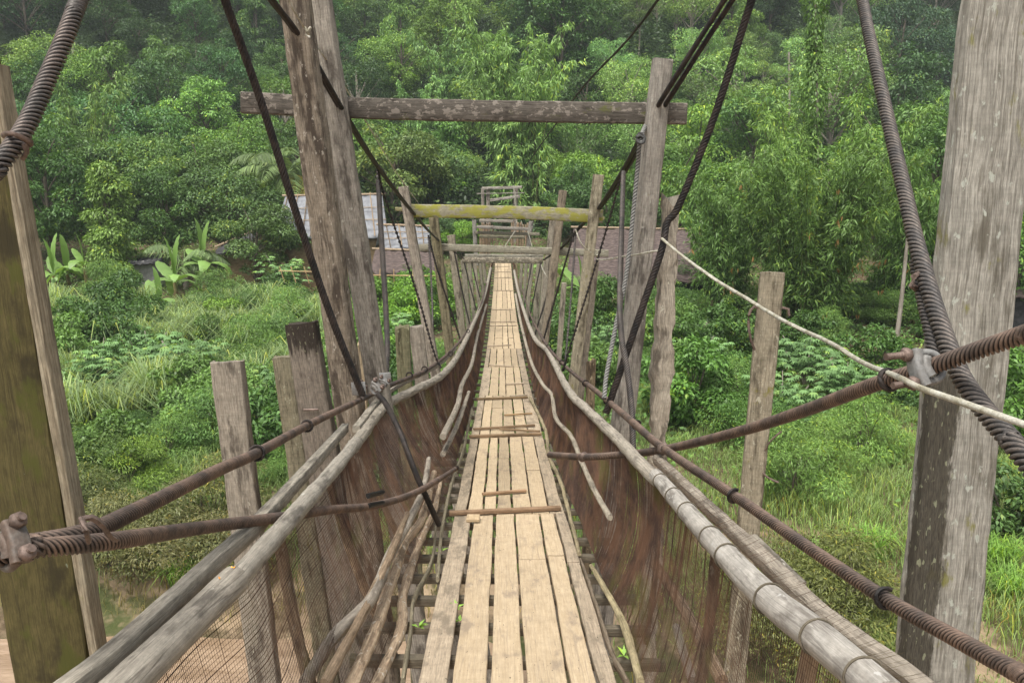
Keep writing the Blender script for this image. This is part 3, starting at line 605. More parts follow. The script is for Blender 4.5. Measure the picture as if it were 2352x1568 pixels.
rope('rope', ext([P(215,-80,2.0), P(182,0,1.92), P(150,85,1.85), P(105,190,1.78), P(70,270,1.72), P(35,330,1.67), P(-20,400,1.62), P(-90,470,1.6)], 2., 1.), .0175, S_GREY, c5, lobes=6, gap=.34, amp=.16)
pole('tie', [P(8,312,1.72), P(22,306,1.64), P(48,315,1.64), P(72,330,1.66), P(62,336,1.68)], .0055, S_RUST, c5, n=8, step=.01); pole('tie', [P(56,330,1.65), P(62,350,1.66), P(52,362,1.68)], .005, S_RUST, c5, n=8, step=.01)
c6 = cable('steel_cable', 'thick grey wire rope hanging in front of the lichen-spotted post')
r6 = [P(1955,-90,4.5), P(1980,0,4.2), P(1995,75,3.95), P(2015,165,3.7), P(2045,300,3.4), P(2075,430,3.1), P(2100,540,2.88), P(2130,650,2.68), P(2160,745,2.52), P(2205,860,2.33), P(2260,940,2.18), P(2320,1010,2.05), P(2400,1110,1.9)]
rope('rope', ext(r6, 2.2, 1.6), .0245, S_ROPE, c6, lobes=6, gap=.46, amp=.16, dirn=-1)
rope('rope', [P(2103,600,2.83), P(2122,690,2.68), P(2138,760,2.56), P(2150,830,2.46)], .0205, S_ROPE, c6, lobes=6, gap=.46, amp=.16, dirn=-1)
pole('tie', [P(2112,628,2.72), P(2094,640,2.68), P(2097,660,2.7), P(2108,666,2.72)], .009, S_RUST, c6, n=8)
def mcable(label, a, b, r=.02):
    c = cable('main_cable', label)
    a, b = ext(a, 2.5), ext(b, 2.5)
    pole('strand', a, r, S_BLACK, c, n=8, step=.1, rough=.001); pole('strand', b, r, S_BLACK, c, n=8, step=.1, rough=.001); return c
la = [P(590,-50,5.3), P(622,0,5.7), P(690,92,6.2), P(786,258,6.9), P(868,385,9.2), P(945,485,11.6), P(1000,545,17.6), P(1062,591,24)]
mcable('dark main cable slung over the leaning posts down to the mossy beam', la, [p+np.array([.03,.02,-.03]) for p in la])
ra = [P(1690,-40,5.9), P(1664,0,6.1), P(1500,262,6.9), P(1432,388,9.2), P(1372,480,11.6), P(1330,522,14.5), P(1290,568,18), P(1248,597,24)]
mcable('dark doubled main cable climbing from the low beam to the white-roped post', ra, [p+np.array([.055*(7/max(p[1],6.)),.02,.0]) for p in ra])
bl = [('black hanger cable slanting past the leaning posts to the rusty cable', [P(500,-40,5.3), P(516,0,5.4), P(600,235,5.75), P(690,520,6.1), P(760,725,6.35), P(833,908,6.6)], .0255),
      ('black kinked hanger cable crossing the splintered post', [P(1750,-50,5.8), P(1727,0,5.9), P(1640,270,6.2), P(1560,470,6.4), P(1532,512,6.45), P(1518,580,6.45), P(1460,750,6.55), P(1392,948,6.7)], .0255),
      ('thin black hanger between the leaning posts and the mossy beam', [P(868,390,9.2), P(880,440,9.3), P(907,523,9.4), P(960,680,9.5), P(997,810,9.6), P(1014,845,9.6)], .018),
      ('thin black hanger hanging in front of the second portal beside the shingled roof', [P(1430,392,9.2), P(1394,523,9.4), P(1340,700,9.55), P(1292,852,9.7)], .018),
      ('short black hanger beside the third portal on the house side', [P(984,540,15), P(1005,620,15), P(1051,760,15.2), P(1060,790,15.2)], .022),
      ('short black hanger beside the third portal on the bamboo side', [P(1318,535,14.6), P(1285,650,14.8), P(1247,785,15)], .022),
      ('black hanger near the fourth portal on the house side', [P(1044,580,21), P(1062,670,21), P(1081,753,21)], .024),
      ('black hanger near the fourth portal on the bamboo side', [P(1277,580,20), P(1258,670,20), P(1228,770,20)], .024),
      ('small black hanger beyond the fourth portal, house side', [P(1066,602,26), P(1094,712,26)], .024), ('small black hanger beyond the fourth portal, bamboo side', [P(1243,602,26), P(1215,735,26)], .024),
      ('tiny black hanger at the far row of posts, house side', [P(1084,604,31), P(1102,683,31)], .024), ('tiny black hanger at the far row of posts, bamboo side', [P(1222,604,31), P(1204,700,31)], .024)]
for lb, pts, r in bl:
    tag(rope('hanger_cable', ext(pts, 2.) if r > .025 else pts, r, S_BLACK, None, gap=.55, near=7.2, fine=.006, amp=.12), lb, 'cable')
for lb, pts, r in [('grey twisted hanger rope beside the paler leaning post', [P(868,395,9.35), P(875,523,9.2), P(887,723,8.9), P(890,806,8.7), P(886,870,8.5)], .028),
                   ('grey twisted hanger rope curving in front of the white-roped post', [P(1432,396,8.4), P(1428,523,7.6), P(1424,690,6.7), P(1428,775,6.5), P(1440,845,6.4), P(1451,940,6.3), P(1454,1030,6.2)], .022),
                   ('faint grey hanger rope beyond the splintered post', [P(1322,540,14.6), P(1310,700,14.3), P(1297,845,14)], .026),
                   ('thin grey hanger rope by the second portal post', [P(985,545,15), P(993,700,14.6), P(992,800,14)], .026)]:
    tag(rope('hanger_rope', pts, r, S_ROPE, None, gap=.4, near=9.5, fine=.008), lb, 'rope')
jc = empty('cable_joint', (0,0,0), 'cluster of bolted clamps joining the cables beside the leaning posts', 'cable clamp')
q0 = P(845,898,6.45)
for (u, v, d, ax, s) in [(862,893,6.35,(.5,.9,.1),.036), (880,880,6.6,(.2,.9,.4),.03), (832,890,6.75,(.7,.7,.2),.028)]:
    clip('clamp', P(u, v, d), ax, np.array([.3,-.5,.6]), s, jc)
timber('flat_plate', [P(808,893,6.6), P(840,891,6.6)], .10, .02, S_PAINT, jc, (1,1,1), hint=(0,0,1), rough=0); timber('flat_plate', [P(872,868,6.9), P(898,866,6.9)], .08, .02, S_PAINT, jc, hint=(0,0,1), rough=0)
pole('cable_end', [P(868,905,6.3), P(885,925,6.2), P(915,985,5.9), P(965,1110,5.8), P(1008,1205,6.0)], .02, S_BLACK, jc, n=8)
# light lines
tag(pole('guy_wire', [P(1600,-420,6.3), P(1525,-40,7.3), P(1511,0,7.5), P(1437,97,9), P(1357,180,11), P(1314,233,13), P(1264,303,18), P(1201,390,30), P(1177,427,40)], .013, S_BLACK, None, n=6, step=.12, rough=.004), 'thin kinked dark wire stretching from high above to the far portal', 'wire')
o = tag(pole('straw_line', [P(560,-300,5.0), P(655,-20,5.6), P(703,70,6), P(784,187,7.4), P(809,227,8), P(841,280,8.6), P(911,397,11), P(961,467,12)], .006, S_WHITE, None, (1,1,1), n=5, step=.1), 'thin straw-coloured string running beside the main cable to the mossy beam', 'string')
pole('knot', [P(700,62,5.95), P(706,74,5.95), P(716,60,5.95), P(702,80,5.96), P(712,86,5.95)], .008, S_WHITE, o, n=6, step=.02)
tag(pole('pale_strap', [P(1520,548,6.42), P(1568,588,6.1), P(1640,640,5.6), P(1701,677,5.1), P(1801,737,4.3), P(1901,784,3.6), P(1985,834,2.95), P(2061,864,2.36), P(2110,889,2.2), P(2201,921,2.05), P(2352,975,1.85), P(2440,1010,1.75), P(2900,1180,1.3)], [.010,.011,.010,.009,.0085,.008], S_WHITE, None, n=8, step=.03, rough=.0012), 'pale twisted strap stretched tight from the kinked hanger to the grey clamp', 'strap')
tag(pole('dry_vine', [P(1521,573,6.5), P(1511,576,6.6), P(1427,590,7.2), P(1390,596,8.6), P(1371,595,9.3), P(1371,585,9.3)], .007, S_WHITE, None, (.6,.55,.4), n=6, step=.05), 'thin dry vine tied between the two black hangers', 'vine')
nr = tag(rope('nylon_rope', [P(1482,290,6.85), P(1470,325,6.7), P(1464,390,6.8), P(1451,523,6.82), P(1437,640,6.8), P(1417,736,6.75), P(1394,856,6.6), P(1388,915,6.5)], .017, S_NYLON, None, lobes=3, gap=.8, near=9, fine=.008, amp=.16), 'white nylon rope knotted to the main cable beside its grey post', 'rope')
pole('knot', [P(1478,318,6.7), P(1466,312,6.68), P(1463,324,6.68), P(1474,330,6.68), P(1480,316,6.7), P(1470,306,6.7), P(1462,318,6.7)], .014, S_NYLON, nr, n=8, step=.02)
for lb, pts, r in [('bent white string dangling on the second portal', [P(1322,527,11.4), P(1335,560,11.4), P(1358,580,11.5)], .008), ('little white string dangling below the low beam', [P(1243,608,18), P(1248,622,18), P(1256,635,18)], .012), ('white string dangling under the far portal beams', [P(1212,530,44), P(1222,566,44)], .022), ('white string slanting across the far landing', [P(1182,532,44), P(1160,565,44)], .022)]:
    tag(pole('string', pts, r, S_WHITE, None, n=5, step=.05), lb, 'string')
st_ = cable('main_cable', 'short dark cable looping over the third portal post'); pole('strand', [P(1330,522,14.4), P(1318,540,14.6), P(1316,556,14.6)], .02, S_BLACK, st_, n=6)

# ------------------------------------------------------------------ plants
def unit(a): return a/(np.linalg.norm(a, axis=-1, keepdims=True)+1e-9)
def leaves(pos, axis, nrm, L, Wd, droop=.25, tone=None):
    n = len(pos); axis = unit(axis); side = unit(np.cross(axis, nrm)); up = np.cross(side, axis)
    L = np.broadcast_to(L, n)[:,None]; Wd = np.broadcast_to(Wd, n)[:,None]
    V = np.stack([pos, pos+axis*L*.42+side*Wd*.5+up*L*.04, pos+axis*L-up*L*droop, pos+axis*L*.42-side*Wd*.5+up*L*.04], 1).reshape(-1, 3)
    Q = np.arange(n*4).reshape(-1, 4)
    tone = rng.beta(2.2, 2.6, n) if tone is None else tone
    return V, Q, np.repeat(tone, 4)
def merge(parts):
    V, Q, T, off = [], [], [], 0
    for v, q, t in parts: V.append(v); Q.append(q+off); T.append(t); off += len(v)
    return np.concatenate(V), np.concatenate(Q), np.concatenate(T)
def limbs(paths, mat, n=6):
    V, Q, off = [], [], 0; U = []
    for pts, r0, r1 in paths:
        p, q = resample(pts, max(.15, np.linalg.norm(np.array(pts[-1])-np.array(pts[0]))/7))
        a = np.linspace(0, 2*np.pi, n, endpoint=False); rr = np.linspace(r0, r1, len(p))
        prof = np.stack([np.cos(a)[None]*rr[:,None], np.sin(a)[None]*rr[:,None]], 2)
        v, k, _, uv = sweep(p, q, prof, (1,.31,.17), False); V.append(v); Q.append(k+off); U.append(uv); off += len(v)
    return mesh('trunk', np.concatenate(V), np.concatenate(Q), uv=np.concatenate(U), mat=mat, smooth=True)
def rdir(n): return unit(rng.normal(size=(n, 3)))
def broad(H, R, nc, nl, ls, flat=.8, aspect=.5, base=.25, mat=None, drape=0., pts=None, tcol=BARK, spread=1.0):
    # tapered trunk, limbs, and leaf clumps spread unevenly through the crown's volume
    cs, paths = [], [([(0,0,-.5), (rng.normal()*.1, rng.normal()*.1, H*.3), (rng.normal()*.2, rng.normal()*.2, H*.75)], .035*H*.55, .012*H)]
    for i in range(nc):
        if pts is not None: c, rc = pts(i/nc); c = np.array(c)
        else:
            d = rdir(1)[0]; d[2] = d[2]*.9+.15; rad = rng.uniform(.3, 1.12)**.6
            c = np.array([d[0]*R*rad*spread, d[1]*R*rad*spread, H*(base+(1-base)*.5)+d[2]*rad*H*(1-base)*.5*flat*1.1]); rc = R*rng.uniform(.14, .46)
        cs.append((c, rc)); z0 = max(.15*H, c[2]-R*.7)
        if i % 2 == 0: paths.append(([(0, 0, min(z0, H*.7)), (c[0]*.5, c[1]*.5, (z0+c[2])/2+.1), c], .011*H*.6, .004*H))
    w = np.array([r*r for _, r in cs]); cnt = np.maximum(8, (w/w.sum()*nl).astype(int)); out = []
    for (c, rc), k in zip(cs, cnt):
        d = rdir(k); d[:,2] = np.abs(d[:,2])*rng.choice([1,1,1,-.6], k); rr = rc*rng.uniform(.55, 1.12, k)**.7
        p = c+d*rr[:,None]*np.array([1,1,.72])
        ax = unit(d*np.array([1,1,.25])+rng.normal(size=(k,3))*.5+np.array([0,0,-.28-drape])); nm = unit(d*.5+np.array([0,0,1.])+rng.normal(size=(k,3))*.45)
        ct = rng.uniform(-.16, .16)
        out.append(leaves(p, ax, nm, ls*rng.uniform(.7, 1.3, k), ls*aspect*rng.uniform(.8, 1.2, k), .25, np.clip(rng.beta(2.4, 2.6, k)+ct, 0, 1)))
    V, Q, T = merge(out)
    return limbs(paths, tcol), mesh('crown', V, Q, mat=mat or L_LEAF, tone=T)
def place(name, meshes, loc, col, s=1., label=None, cat='tree', group=None, rz=None, sz=1., names=('trunk', 'crown'), tcol=None):
    e = empty(name, tuple(loc), label, cat, group); e.rotation_euler = (0, 0, rng.uniform(0, 6.28) if rz is None else rz); e.scale = (s, s, s*sz)
    for nm, me in zip(names, meshes):
        o = D.objects.new(nm, me); COL.objects.link(o); o.parent = e; o.color = (*col, 1)
    return e

# far hillside kinds
def bamboo(nc, H, R, lean, nl, ll, lw, lo=.12, dr=.75):
    culms, parts = [], []
    for i in range(nc):
        a = rng.uniform(0, 6.28); r = R*.35*rng.random()**.5; h = H*rng.uniform(.62, 1.); ln = lean*rng.uniform(.2, 1.)
        b = np.array([r*math.cos(a), r*math.sin(a), -.3]); o = np.array([math.cos(a), math.sin(a), 0])
        cp = [b, b+o*ln*.12*h+np.array([0,0,.4*h]), b+o*ln*.42*h+np.array([0,0,.8*h]), b+o*ln*.8*h+np.array([0,0,.97*h])]
        culms.append((cp, .055*H/10, .008)); p, q = resample(cp, .1)
        k = nl//nc; t = .12+.88*rng.random(k)**.8; ii = (t*(len(p)-1)).astype(int)
        nb = max(6, k//26); bi = rng.integers(0, nb, k); bz = lo+(1-lo)*((np.arange(nb)+rng.random(nb))/nb)**.8; bd = rdir(nb)*np.array([1,1,.35])+np.array([0,0,.1])
        bl = (1.25-.75*bz)*rng.uniform(.35,1.5,nb)*H*.095
        c0 = p[np.minimum((bz*(len(p)-1)).astype(int), len(p)-1)]
        s = rng.random(k); pos = c0[bi]+bd[bi]*(bl[bi]*s)[:,None]+np.array([0,0,-.25])*((bl[bi]*s)**2)[:,None]+rng.normal(size=(k,3))*.10
        ax = bd[bi]*.6+rng.normal(size=(k,3))*.45+np.array([0,0,-dr]); nm = rng.normal(size=(k,3))*.5+np.array([0,-.1,.8])
        tn = np.clip(rng.beta(2.4,2.4,k)+np.repeat(rng.uniform(-.12,.12,1),k), 0, 1)
        parts.append(leaves(pos, ax, nm, ll*rng.uniform(.7,1.3,k), lw*rng.uniform(.8,1.2,k), .2, tn))
    V, Q, T = merge(parts)
    return culms, mesh('foliage', V, Q, mat=L_LEAF, tone=T)
def drapepts(H, R):
    def f(t):
        z = H*(.12+.88*t); r = R*(1-.75*t)*rng.uniform(.3, 1); a = rng.uniform(0, 6.28)
        return (r*math.cos(a), r*math.sin(a), z), R*rng.uniform(.35, .6)*(1-.35*t)
    return f
FARB = [broad(8.5, 3.4, 40, 8500, .24, base=.08), broad(9.5, 3.0, 36, 8000, .25, base=.1, flat=.9), broad(7.5, 3.7, 44, 8500, .22, base=.05), broad(10, 2.8, 36, 8000, .26, base=.12)]
def hillbamboo():
    c, f = bamboo(16, 11, 3.0, .42, 7000, .42, .09); return limbs(c, CULM, 4), f
FARB += [broad(9, 3.4, 30, 5200, .36, aspect=.34, base=.1, drape=.3), broad(8, 3.8, 34, 9000, .19, base=.25, flat=.6, tcol=BARKP), broad(11, 2.6, 30, 5000, .40, aspect=.45, base=.15)]
FARV = [broad(8, 2.0, 30, 7000, .25, pts=drapepts(8, 2.0), drape=.5), broad(9.5, 2.3, 34, 7500, .26, pts=drapepts(9.5, 2.3), drape=.6)]
FARO = [broad(12, 4.0, 40, 7500, .26, base=.42, flat=.8, tcol=BARKP), broad(13, 3.4, 34, 7000, .26, base=.42, flat=.85, tcol=BARKP)]
FARBB = [hillbamboo(), hillbamboo()]
REG = lambda u: ('beyond the frayed rope of the mossy post' if u < 260 else 'above the banana plants' if u < 600 else 'behind the leaning posts' if u < 830 else 'behind the dark cross beam' if u < 1080 else 'around the tall pale bamboo' if u < 1400 else 'behind the white-roped post' if u < 1640 else 'over the bamboo grove' if u < 1950 else 'beside the lichen-spotted post')
def proj(p):
    x, y, z = p[0], p[1], p[2]-ZC; d = y*CT-z*ST; yd = -y*ST-z*CT
    return CX+F*x/d, CY+F*yd/d
pts = []
tries = 0
while tries < 9000 and len(pts) < 255:
    tries += 1
    y = 63+62*rng.random()**1.0; hwd = y*.66+3; x = rng.uniform(-hwd, hwd)
    md = 3.7+.018*(y-60)
    if all((x-a)**2+((y-b)*.85)**2 > md*md for a, b in pts): pts.append((x, y))
for x, y in pts:
    z = float(gh(x, y)); u, v = proj((x, y, z+5))
    zone = np.sin(x*.09+2)+np.sin(y*.13+x*.05)
    pale = 1380 < u < 2010 and 0 < v < 330
    r = rng.random()
    if pale and r < .75: kind, ms, col, sc = 'pale green open-crowned tree', FARO, np.array([.105,.175,.05]), .62
    elif u > 1980 and v < 150: kind, ms, col, sc = 'dark bluish broad tree', FARB, np.array([.032,.062,.028]), .9
    elif r < .12: kind, ms, col, sc = 'feathery bamboo clump', FARBB, np.array([.105,.175,.045]), .75
    elif r < .36 and u < 1100: kind, ms, col, sc = 'vine-draped narrow tree', FARV, np.array([.068,.125,.028]), .8
    elif zone+rng.normal()*.7 > .25: kind, ms, col, sc = 'fresh green bushy tree', FARB, np.array([.095,.165,.032]), .68
    else: kind, ms, col, sc = 'deep green bushy tree', FARB, np.array([.045,.092,.024]), .8
    col = 1.12*col*rng.uniform(.6, 1.4)*np.array([rng.uniform(.88,1.1), 1, rng.uniform(.85,1.25)])
    vz = 'high on the hillside' if v < 90 else 'midway up the hillside' if v < 240 else 'at the hill foot'
    lb = f'{kind} {vz} {REG(u)}'
    place('hillside_tree', ms[rng.integers(len(ms))], (x, y, z-.3), col, sc*rng.uniform(.65, 1.5), lb, 'tree', lb, sz=rng.uniform(.85, 1.15))
# low growth covering the hill between the trees
def hillcover(n, y0, y1, ls, hmax, col, name, label, hw=.68, x0=None, x1=None, dens=None, kind='stuff'):
    y = y0+(y1-y0)*rng.random(n); x = rng.uniform(-1, 1, n)*(y*hw+3) if x0 is None else rng.uniform(x0, x1, n)
    if dens is not None: k = rng.random(n) < dens(x, y); x, y = x[k], y[k]; n = len(x)
    hh = hmax*(.45+.55*np.clip(np.sin(x*.9+np.sin(y*1.3))*np.cos(y*.8+np.sin(x*.6)), -1, 1))
    z = gh(x, y)+hh*rng.random(n)**.6
    p = np.stack([x, y, z], 1); ax = rng.normal(size=(n,3))*np.array([1,1,.3])+np.array([0,-.3,-.15]); nm = rng.normal(size=(n,3))*.45+np.array([0,-.25,1.])
    tone = np.clip(rng.beta(2.2,2.6,n)+.16*np.sin(x*.5+1.7*np.sin(y*.31))+.1*np.sin(y*.9+x*.8), 0, 1)
    V, Q, T = leaves(p, ax, nm, ls*rng.uniform(.6,1.3,n), ls*.5*rng.uniform(.7,1.2,n), .2, tone)
    return tag(obj(name, mesh(name, V, Q, mat=L_LEAF, tone=T), color=col), label, 'undergrowth', kind=kind)
hillcover(260000, 56, 132, .40, 3.0, (.030,.058,.016), 'hillside_undergrowth', 'dense low green growth filling the hillside between the trees')

# ------------------------------------------------------------------ nearer trees, bamboo, palms
MIDB = [broad(6, 2.3, 36, 11000, .21, aspect=.42, base=.12), broad(6.5, 2.0, 34, 10000, .20, aspect=.42, base=.1, flat=.95), broad(5.5, 2.6, 40, 11000, .19, aspect=.5, base=.15)]
COLM = broad(6.4, 1.75, 44, 13000, .20, aspect=.42, pts=drapepts(6.4, 1.55), drape=.25)
mids = [(265, 43.5, COLM, (.125,.20,.045), 1.0, 'bright columnar tree with light tips near the river bank'), (120, 46, MIDB[1], (.052,.108,.026), 1.12, 'dark leafy tree behind the bright columnar one, by the frayed rope'),
 (30, 50, MIDB[0], (.06,.12,.03), 1.15, 'dark leafy tree partly hidden by the mossy post'), (385, 47, MIDB[1], (.06,.115,.03), .85, 'dark full tree shading the banana plants'), (588, 43, MIDB[0], (.072,.12,.034), .78, 'rounded olive tree standing before the grey roofed house'),
 (530, 49, MIDB[2], (.065,.115,.035), 1.0, 'low spreading tree between the palm and the grey roofed house'), (470, 56, MIDB[0], (.088,.15,.04), 1.1, 'mid green tree behind the small coconut palm'), (375, 58, MIDB[2], (.085,.15,.04), 1.15, 'mid green tree behind the bright columnar tree'),
 (180, 56, MIDB[0], (.075,.135,.035), 1.3, 'tall leafy tree above the bright columnar tree'), (690, 57, MIDB[1], (.07,.125,.035), 1.1, 'leafy tree behind the grey roof and the leaning posts'), (905, 57, MIDB[0], (.10,.145,.04), 1.2, 'speckled yellowish tree over the second portal post'),
 (985, 61, MIDB[2], (.078,.135,.045), 1.1, 'soft green tree beside the tall pale bamboo'), (1020, 52, MIDB[2], (.075,.13,.05), .5, 'bluish low tree behind the mossy beam'), (1365, 58, MIDB[2], (.12,.21,.035), .95, 'bright yellow-green tree beside the white-roped post'),
 (1310, 54, MIDB[1], (.055,.11,.028), .75, 'dark tree under the bright yellow-green one'), (1395, 51, MIDB[0], (.05,.10,.026), .8, 'dark tree behind the shingled roof'), (1560, 52, MIDB[0], (.085,.16,.035), 1.15, 'leafy green tree between the splintered post and the grove'),
 (1650, 50, MIDB[2], (.10,.18,.035), 1.0, 'bright low-branched tree behind the bamboo grove'), (1720, 60, MIDB[1], (.07,.14,.035), 1.3, 'tall leafy tree rising behind the bamboo grove'), (2010, 52, MIDB[0], (.085,.16,.035), 1.5, 'tall drooping tree behind the thick wire rope'),
 (2130, 44, MIDB[1], (.06,.12,.028), 1.15, 'dark drooping tree touching the thick wire rope'), (2330, 34, MIDB[2], (.075,.15,.03), .9, 'leafy tree glimpsed past the lichen-spotted post'), (2420, 42, MIDB[0], (.07,.14,.03), 1.3, 'tall tree beyond the lichen-spotted post at the picture edge'),
 (1060, 51, MIDB[2], (.13,.24,.035), .42, 'bright yellow-green small tree below the mossy beam'), (1600, 41, MIDB[2], (.055,.105,.028), .42, 'small dark bush-tree in front of the shingled roof'), (1480, 46, MIDB[1], (.05,.10,.025), .6, 'dark small tree behind the splintered post'), (2200, 38, MIDB[2], (.05,.1,.025), .75, 'dark low tree behind the lichen-spotted post')]
for u, Y, ms, col, s, lb in mids:
    place('leafy_tree', ms, G(u, Y)-np.array([0,0,.2]), tuple(np.array(col)), s, lb)
def grow_bamboo(loc, bm, col, label, sz=1., dead=False):
    culms, fm = bm; e = empty('bamboo_clump', tuple(loc), label, 'bamboo'); e.scale = (1,1,sz)
    o = obj('foliage', fm, e, col)
    if dead:
        n = 46; dp = rng.normal(size=(n,3))*np.array([1.9,1.2,1.5])+np.array([0,-1.2,3.1]); dp = np.repeat(dp, 4, 0)+rng.normal(size=(n*4,3))*.07
        V, Q, T = leaves(dp, rng.normal(size=(n*4,3))*.25+np.array([0,0,-1.]), rng.normal(size=(n*4,3)), .22, .05); obj('dead_foliage', mesh('dead_foliage', V, Q, mat=L_LEAF, tone=T*.6), e, (.26,.15,.05))
    for c in culms: obj('culm', limbs([c], CULM, 6), e)
    return e
B1 = bamboo(34, 14.5, 3.6, .36, 26000, .42, .085)
grow_bamboo(G(1195, 60), B1, (.14,.235,.06), 'tall pale feathery bamboo clump rising behind the mossy beam')
B2 = bamboo(60, 7.9, 3.4, .62, 52000, .24, .045, .22, .5)
grow_bamboo(G(1850, 33.5), B2, (.078,.138,.03), 'dense dark bamboo grove with brown dead leaves beside the dirt path', dead=True)
grow_bamboo(G(1870, 36), bamboo(16, 10.8, 3.6, .5, 12000, .25, .045, .42, .6), (.125,.21,.045), 'taller pale bamboo plumes arching above the dense dark grove')
B3 = bamboo(20, 6.5, 2.4, .6, 16000, .25, .05)
grow_bamboo(G(1665, 37), B3, (.085,.155,.035), 'lighter bamboo clump leaning toward the shingled roof')
grow_bamboo(G(2075, 37), B3, (.08,.15,.03), 'bamboo clump behind the thick wire rope', 1.25)
# vine-wrapped bare stem in the grove
vs = G(1868, 38); vt = PY(1872, -30, 38)
ms = (limbs([([vs-vs, (vt-vs)*.5+np.array([.15,0,0]), vt-vs], .07, .04)], BARKP), None)
n = 2600; t = .25+.75*rng.random(n); wv = (.30+.25*np.sin(t*21)+.25*np.exp(-((t-.83)/.05)**2)); dd = rdir(n)
V, Q, T = leaves((vt-vs)*t[:,None]+dd*np.array([1,1,.4])*wv[:,None], dd*.6+np.array([0,0,-.6])+.3*rng.normal(size=(n,3)), dd+np.array([0,0,.6]), .2, .09)
e = place('climber_stem', (ms[0], mesh('crown', V, Q, mat=L_LEAF, tone=T)), vs, (.085,.155,.03), 1, 'tall bare stem wrapped in bright creeper standing above the bamboo grove', 'tree', rz=0)
tr = G(2052, 31); tm = limbs([([(0,0,-.3), (.12,0,1.6), (.18,0,4.2)], .10, .06)], BARKP)
tag(obj('slim_trunk', tm, loc=tuple(tr)), 'slim bare brown trunk standing beside the dirt path', 'tree trunk')
for u0, v0, u1, v1, Y, r, lb in [(165,92,176,198,88,.16,'bare dead pole sticking out of the hillside by the frayed rope'),(1344,-20,1346,135,98,.22,'tall pale bare trunk above the pale bamboo'),(1358,60,1356,130,97,.15,'thinner pale trunk beside the tall bare one'),(910,28,912,70,104,.2,'short pale trunk high above the dark beam'),(1812,120,1815,300,68,.1,'thin pale trunk behind the creeper-wrapped stem')]:
    a, b = PY(u0, v0, Y), PY(u1, v1, Y); tag(obj('bare_trunk', limbs([([b-np.array([0,0,2.]), (a+b)/2, a], r, r*.8)], BARKP)), lb, 'tree trunk')
# coconut palms
def frond(Ln, up, droop, nl=46):
    t = np.linspace(0, 1, 14); mid = np.stack([Ln*t*(1-.12*t), 0*t, up*t*Ln-droop*Ln*t*t], 1)
    V1, Q1, _, _ = sweep(mid, t*Ln, np.repeat((np.array([(1,0),(0,1),(-1,0),(0,-1)])*.03)[None], 14, 0)*np.linspace(1,.25,14)[:,None,None], (0,1,0), False)
    tt = np.repeat(np.linspace(.12, 1, nl), 2); sg = np.tile([1,-1], nl)
    pos = np.stack([np.interp(tt, t, mid[:,k]) for k in range(3)], 1)
    ax = np.stack([.55+0*tt, sg*1., -.38-.25*rng.random(2*nl)], 1); ll = Ln*.27*np.sin(np.clip(tt*.9+.12,0,1)*np.pi)**.6+.1
    V2, Q2, T2 = leaves(pos, ax, np.tile([0,0,1.], (2*nl,1))+.2*rng.normal(size=(2*nl,3)), ll, .075, .25)
    return mesh('frond', np.concatenate([V1, V2]), np.concatenate([Q1, Q2+len(V1)]), mat=L_LEAF, tone=np.concatenate([np.full(len(V1), .6), T2]))
FR = [frond(3.0, .75, .85), frond(2.8, 1.2, 1.0), frond(3.1, .35, .75)]
def palm(loc, h, n, s, col, label, old=()):
    e = empty('coconut_palm', tuple(loc), label, 'palm tree'); obj('trunk', limbs([([(0,0,-.3), (.1,0,h*.5), (0,0,h)], .15, .11)], BARKP), e)
    for i in range(n):
        o = obj('frond', FR[i % 3], e, tuple(np.array(col)*rng.uniform(.85,1.15)) if i not in old else (.20,.17,.03)); o.location = (0,0,h); o.scale = (s,s,s); o.rotation_euler = (rng.normal()*.15, rng.uniform(-.15,.15), i*2.4+rng.normal()*.2)
palm(G(665, 52), 4.6, 17, 1.25, (.10,.145,.05), 'coconut palm with drooping fronds behind the leaning posts', (5,))
palm(G(425, 44), 1.3, 11, .9, (.095,.14,.05), 'small coconut palm behind the banana plants')
# banana plants
def bleaf(Ln, wd, droop, fold=.25):
    n = 14; t = np.linspace(0, 1, n); mid = np.stack([Ln*np.sin(t*1.15)/1.0*.9, 0*t, Ln*(.72*t-droop*t*t)], 1)
    w = wd*.5*np.clip(np.sin(np.clip((t-.13)/.87, 0, 1)**.75*np.pi), 0, 1)**.55; w = np.maximum(w, .018)
    V = []; 
    for k in range(n): V += [mid[k]+np.array([0,-w[k],-fold*w[k]+.02*np.sin(k*2.)]), mid[k], mid[k]+np.array([0,w[k],-fold*w[k]+.02*np.sin(k*2.7)])]
    i = np.arange(n-1)[:,None]*3+np.arange(2)[None]
    Q = np.stack([i, i+1, i+4, i+3], 2).reshape(-1, 4)
    return mesh('leaf', np.array(V), Q, mat=L_BIG, tone=np.repeat(rng.uniform(.4,.62,n), 3), smooth=True)
BL = [bleaf(2.0,.55,.35), bleaf(1.9,.55,.85), bleaf(1.7,.5,1.25), bleaf(2.0,.5,.05)]
def banana(loc, h, n, s, col, label):
    e = empty('banana_plant', tuple(loc), label, 'banana plant'); obj('stem', limbs([([(0,0,-.2),(.04,0,h*.5),(0,0,h)], .13*s, .08*s)], STEMB, 8), e)
    for i in range(n):
        o = obj('leaf', BL[[3,0,1,2,2,1,2][i % 7]], e, tuple(np.array(col)*rng.uniform(.85,1.25))); o.location = (0,0,h-.05); k = s*rng.uniform(.85,1.1); o.scale = (k,k,k)
        o.rotation_euler = (rng.normal()*.12, -1.05 if i % 7 == 0 else rng.uniform(-.35,.1), i*2.4+rng.uniform(-.3,.3))
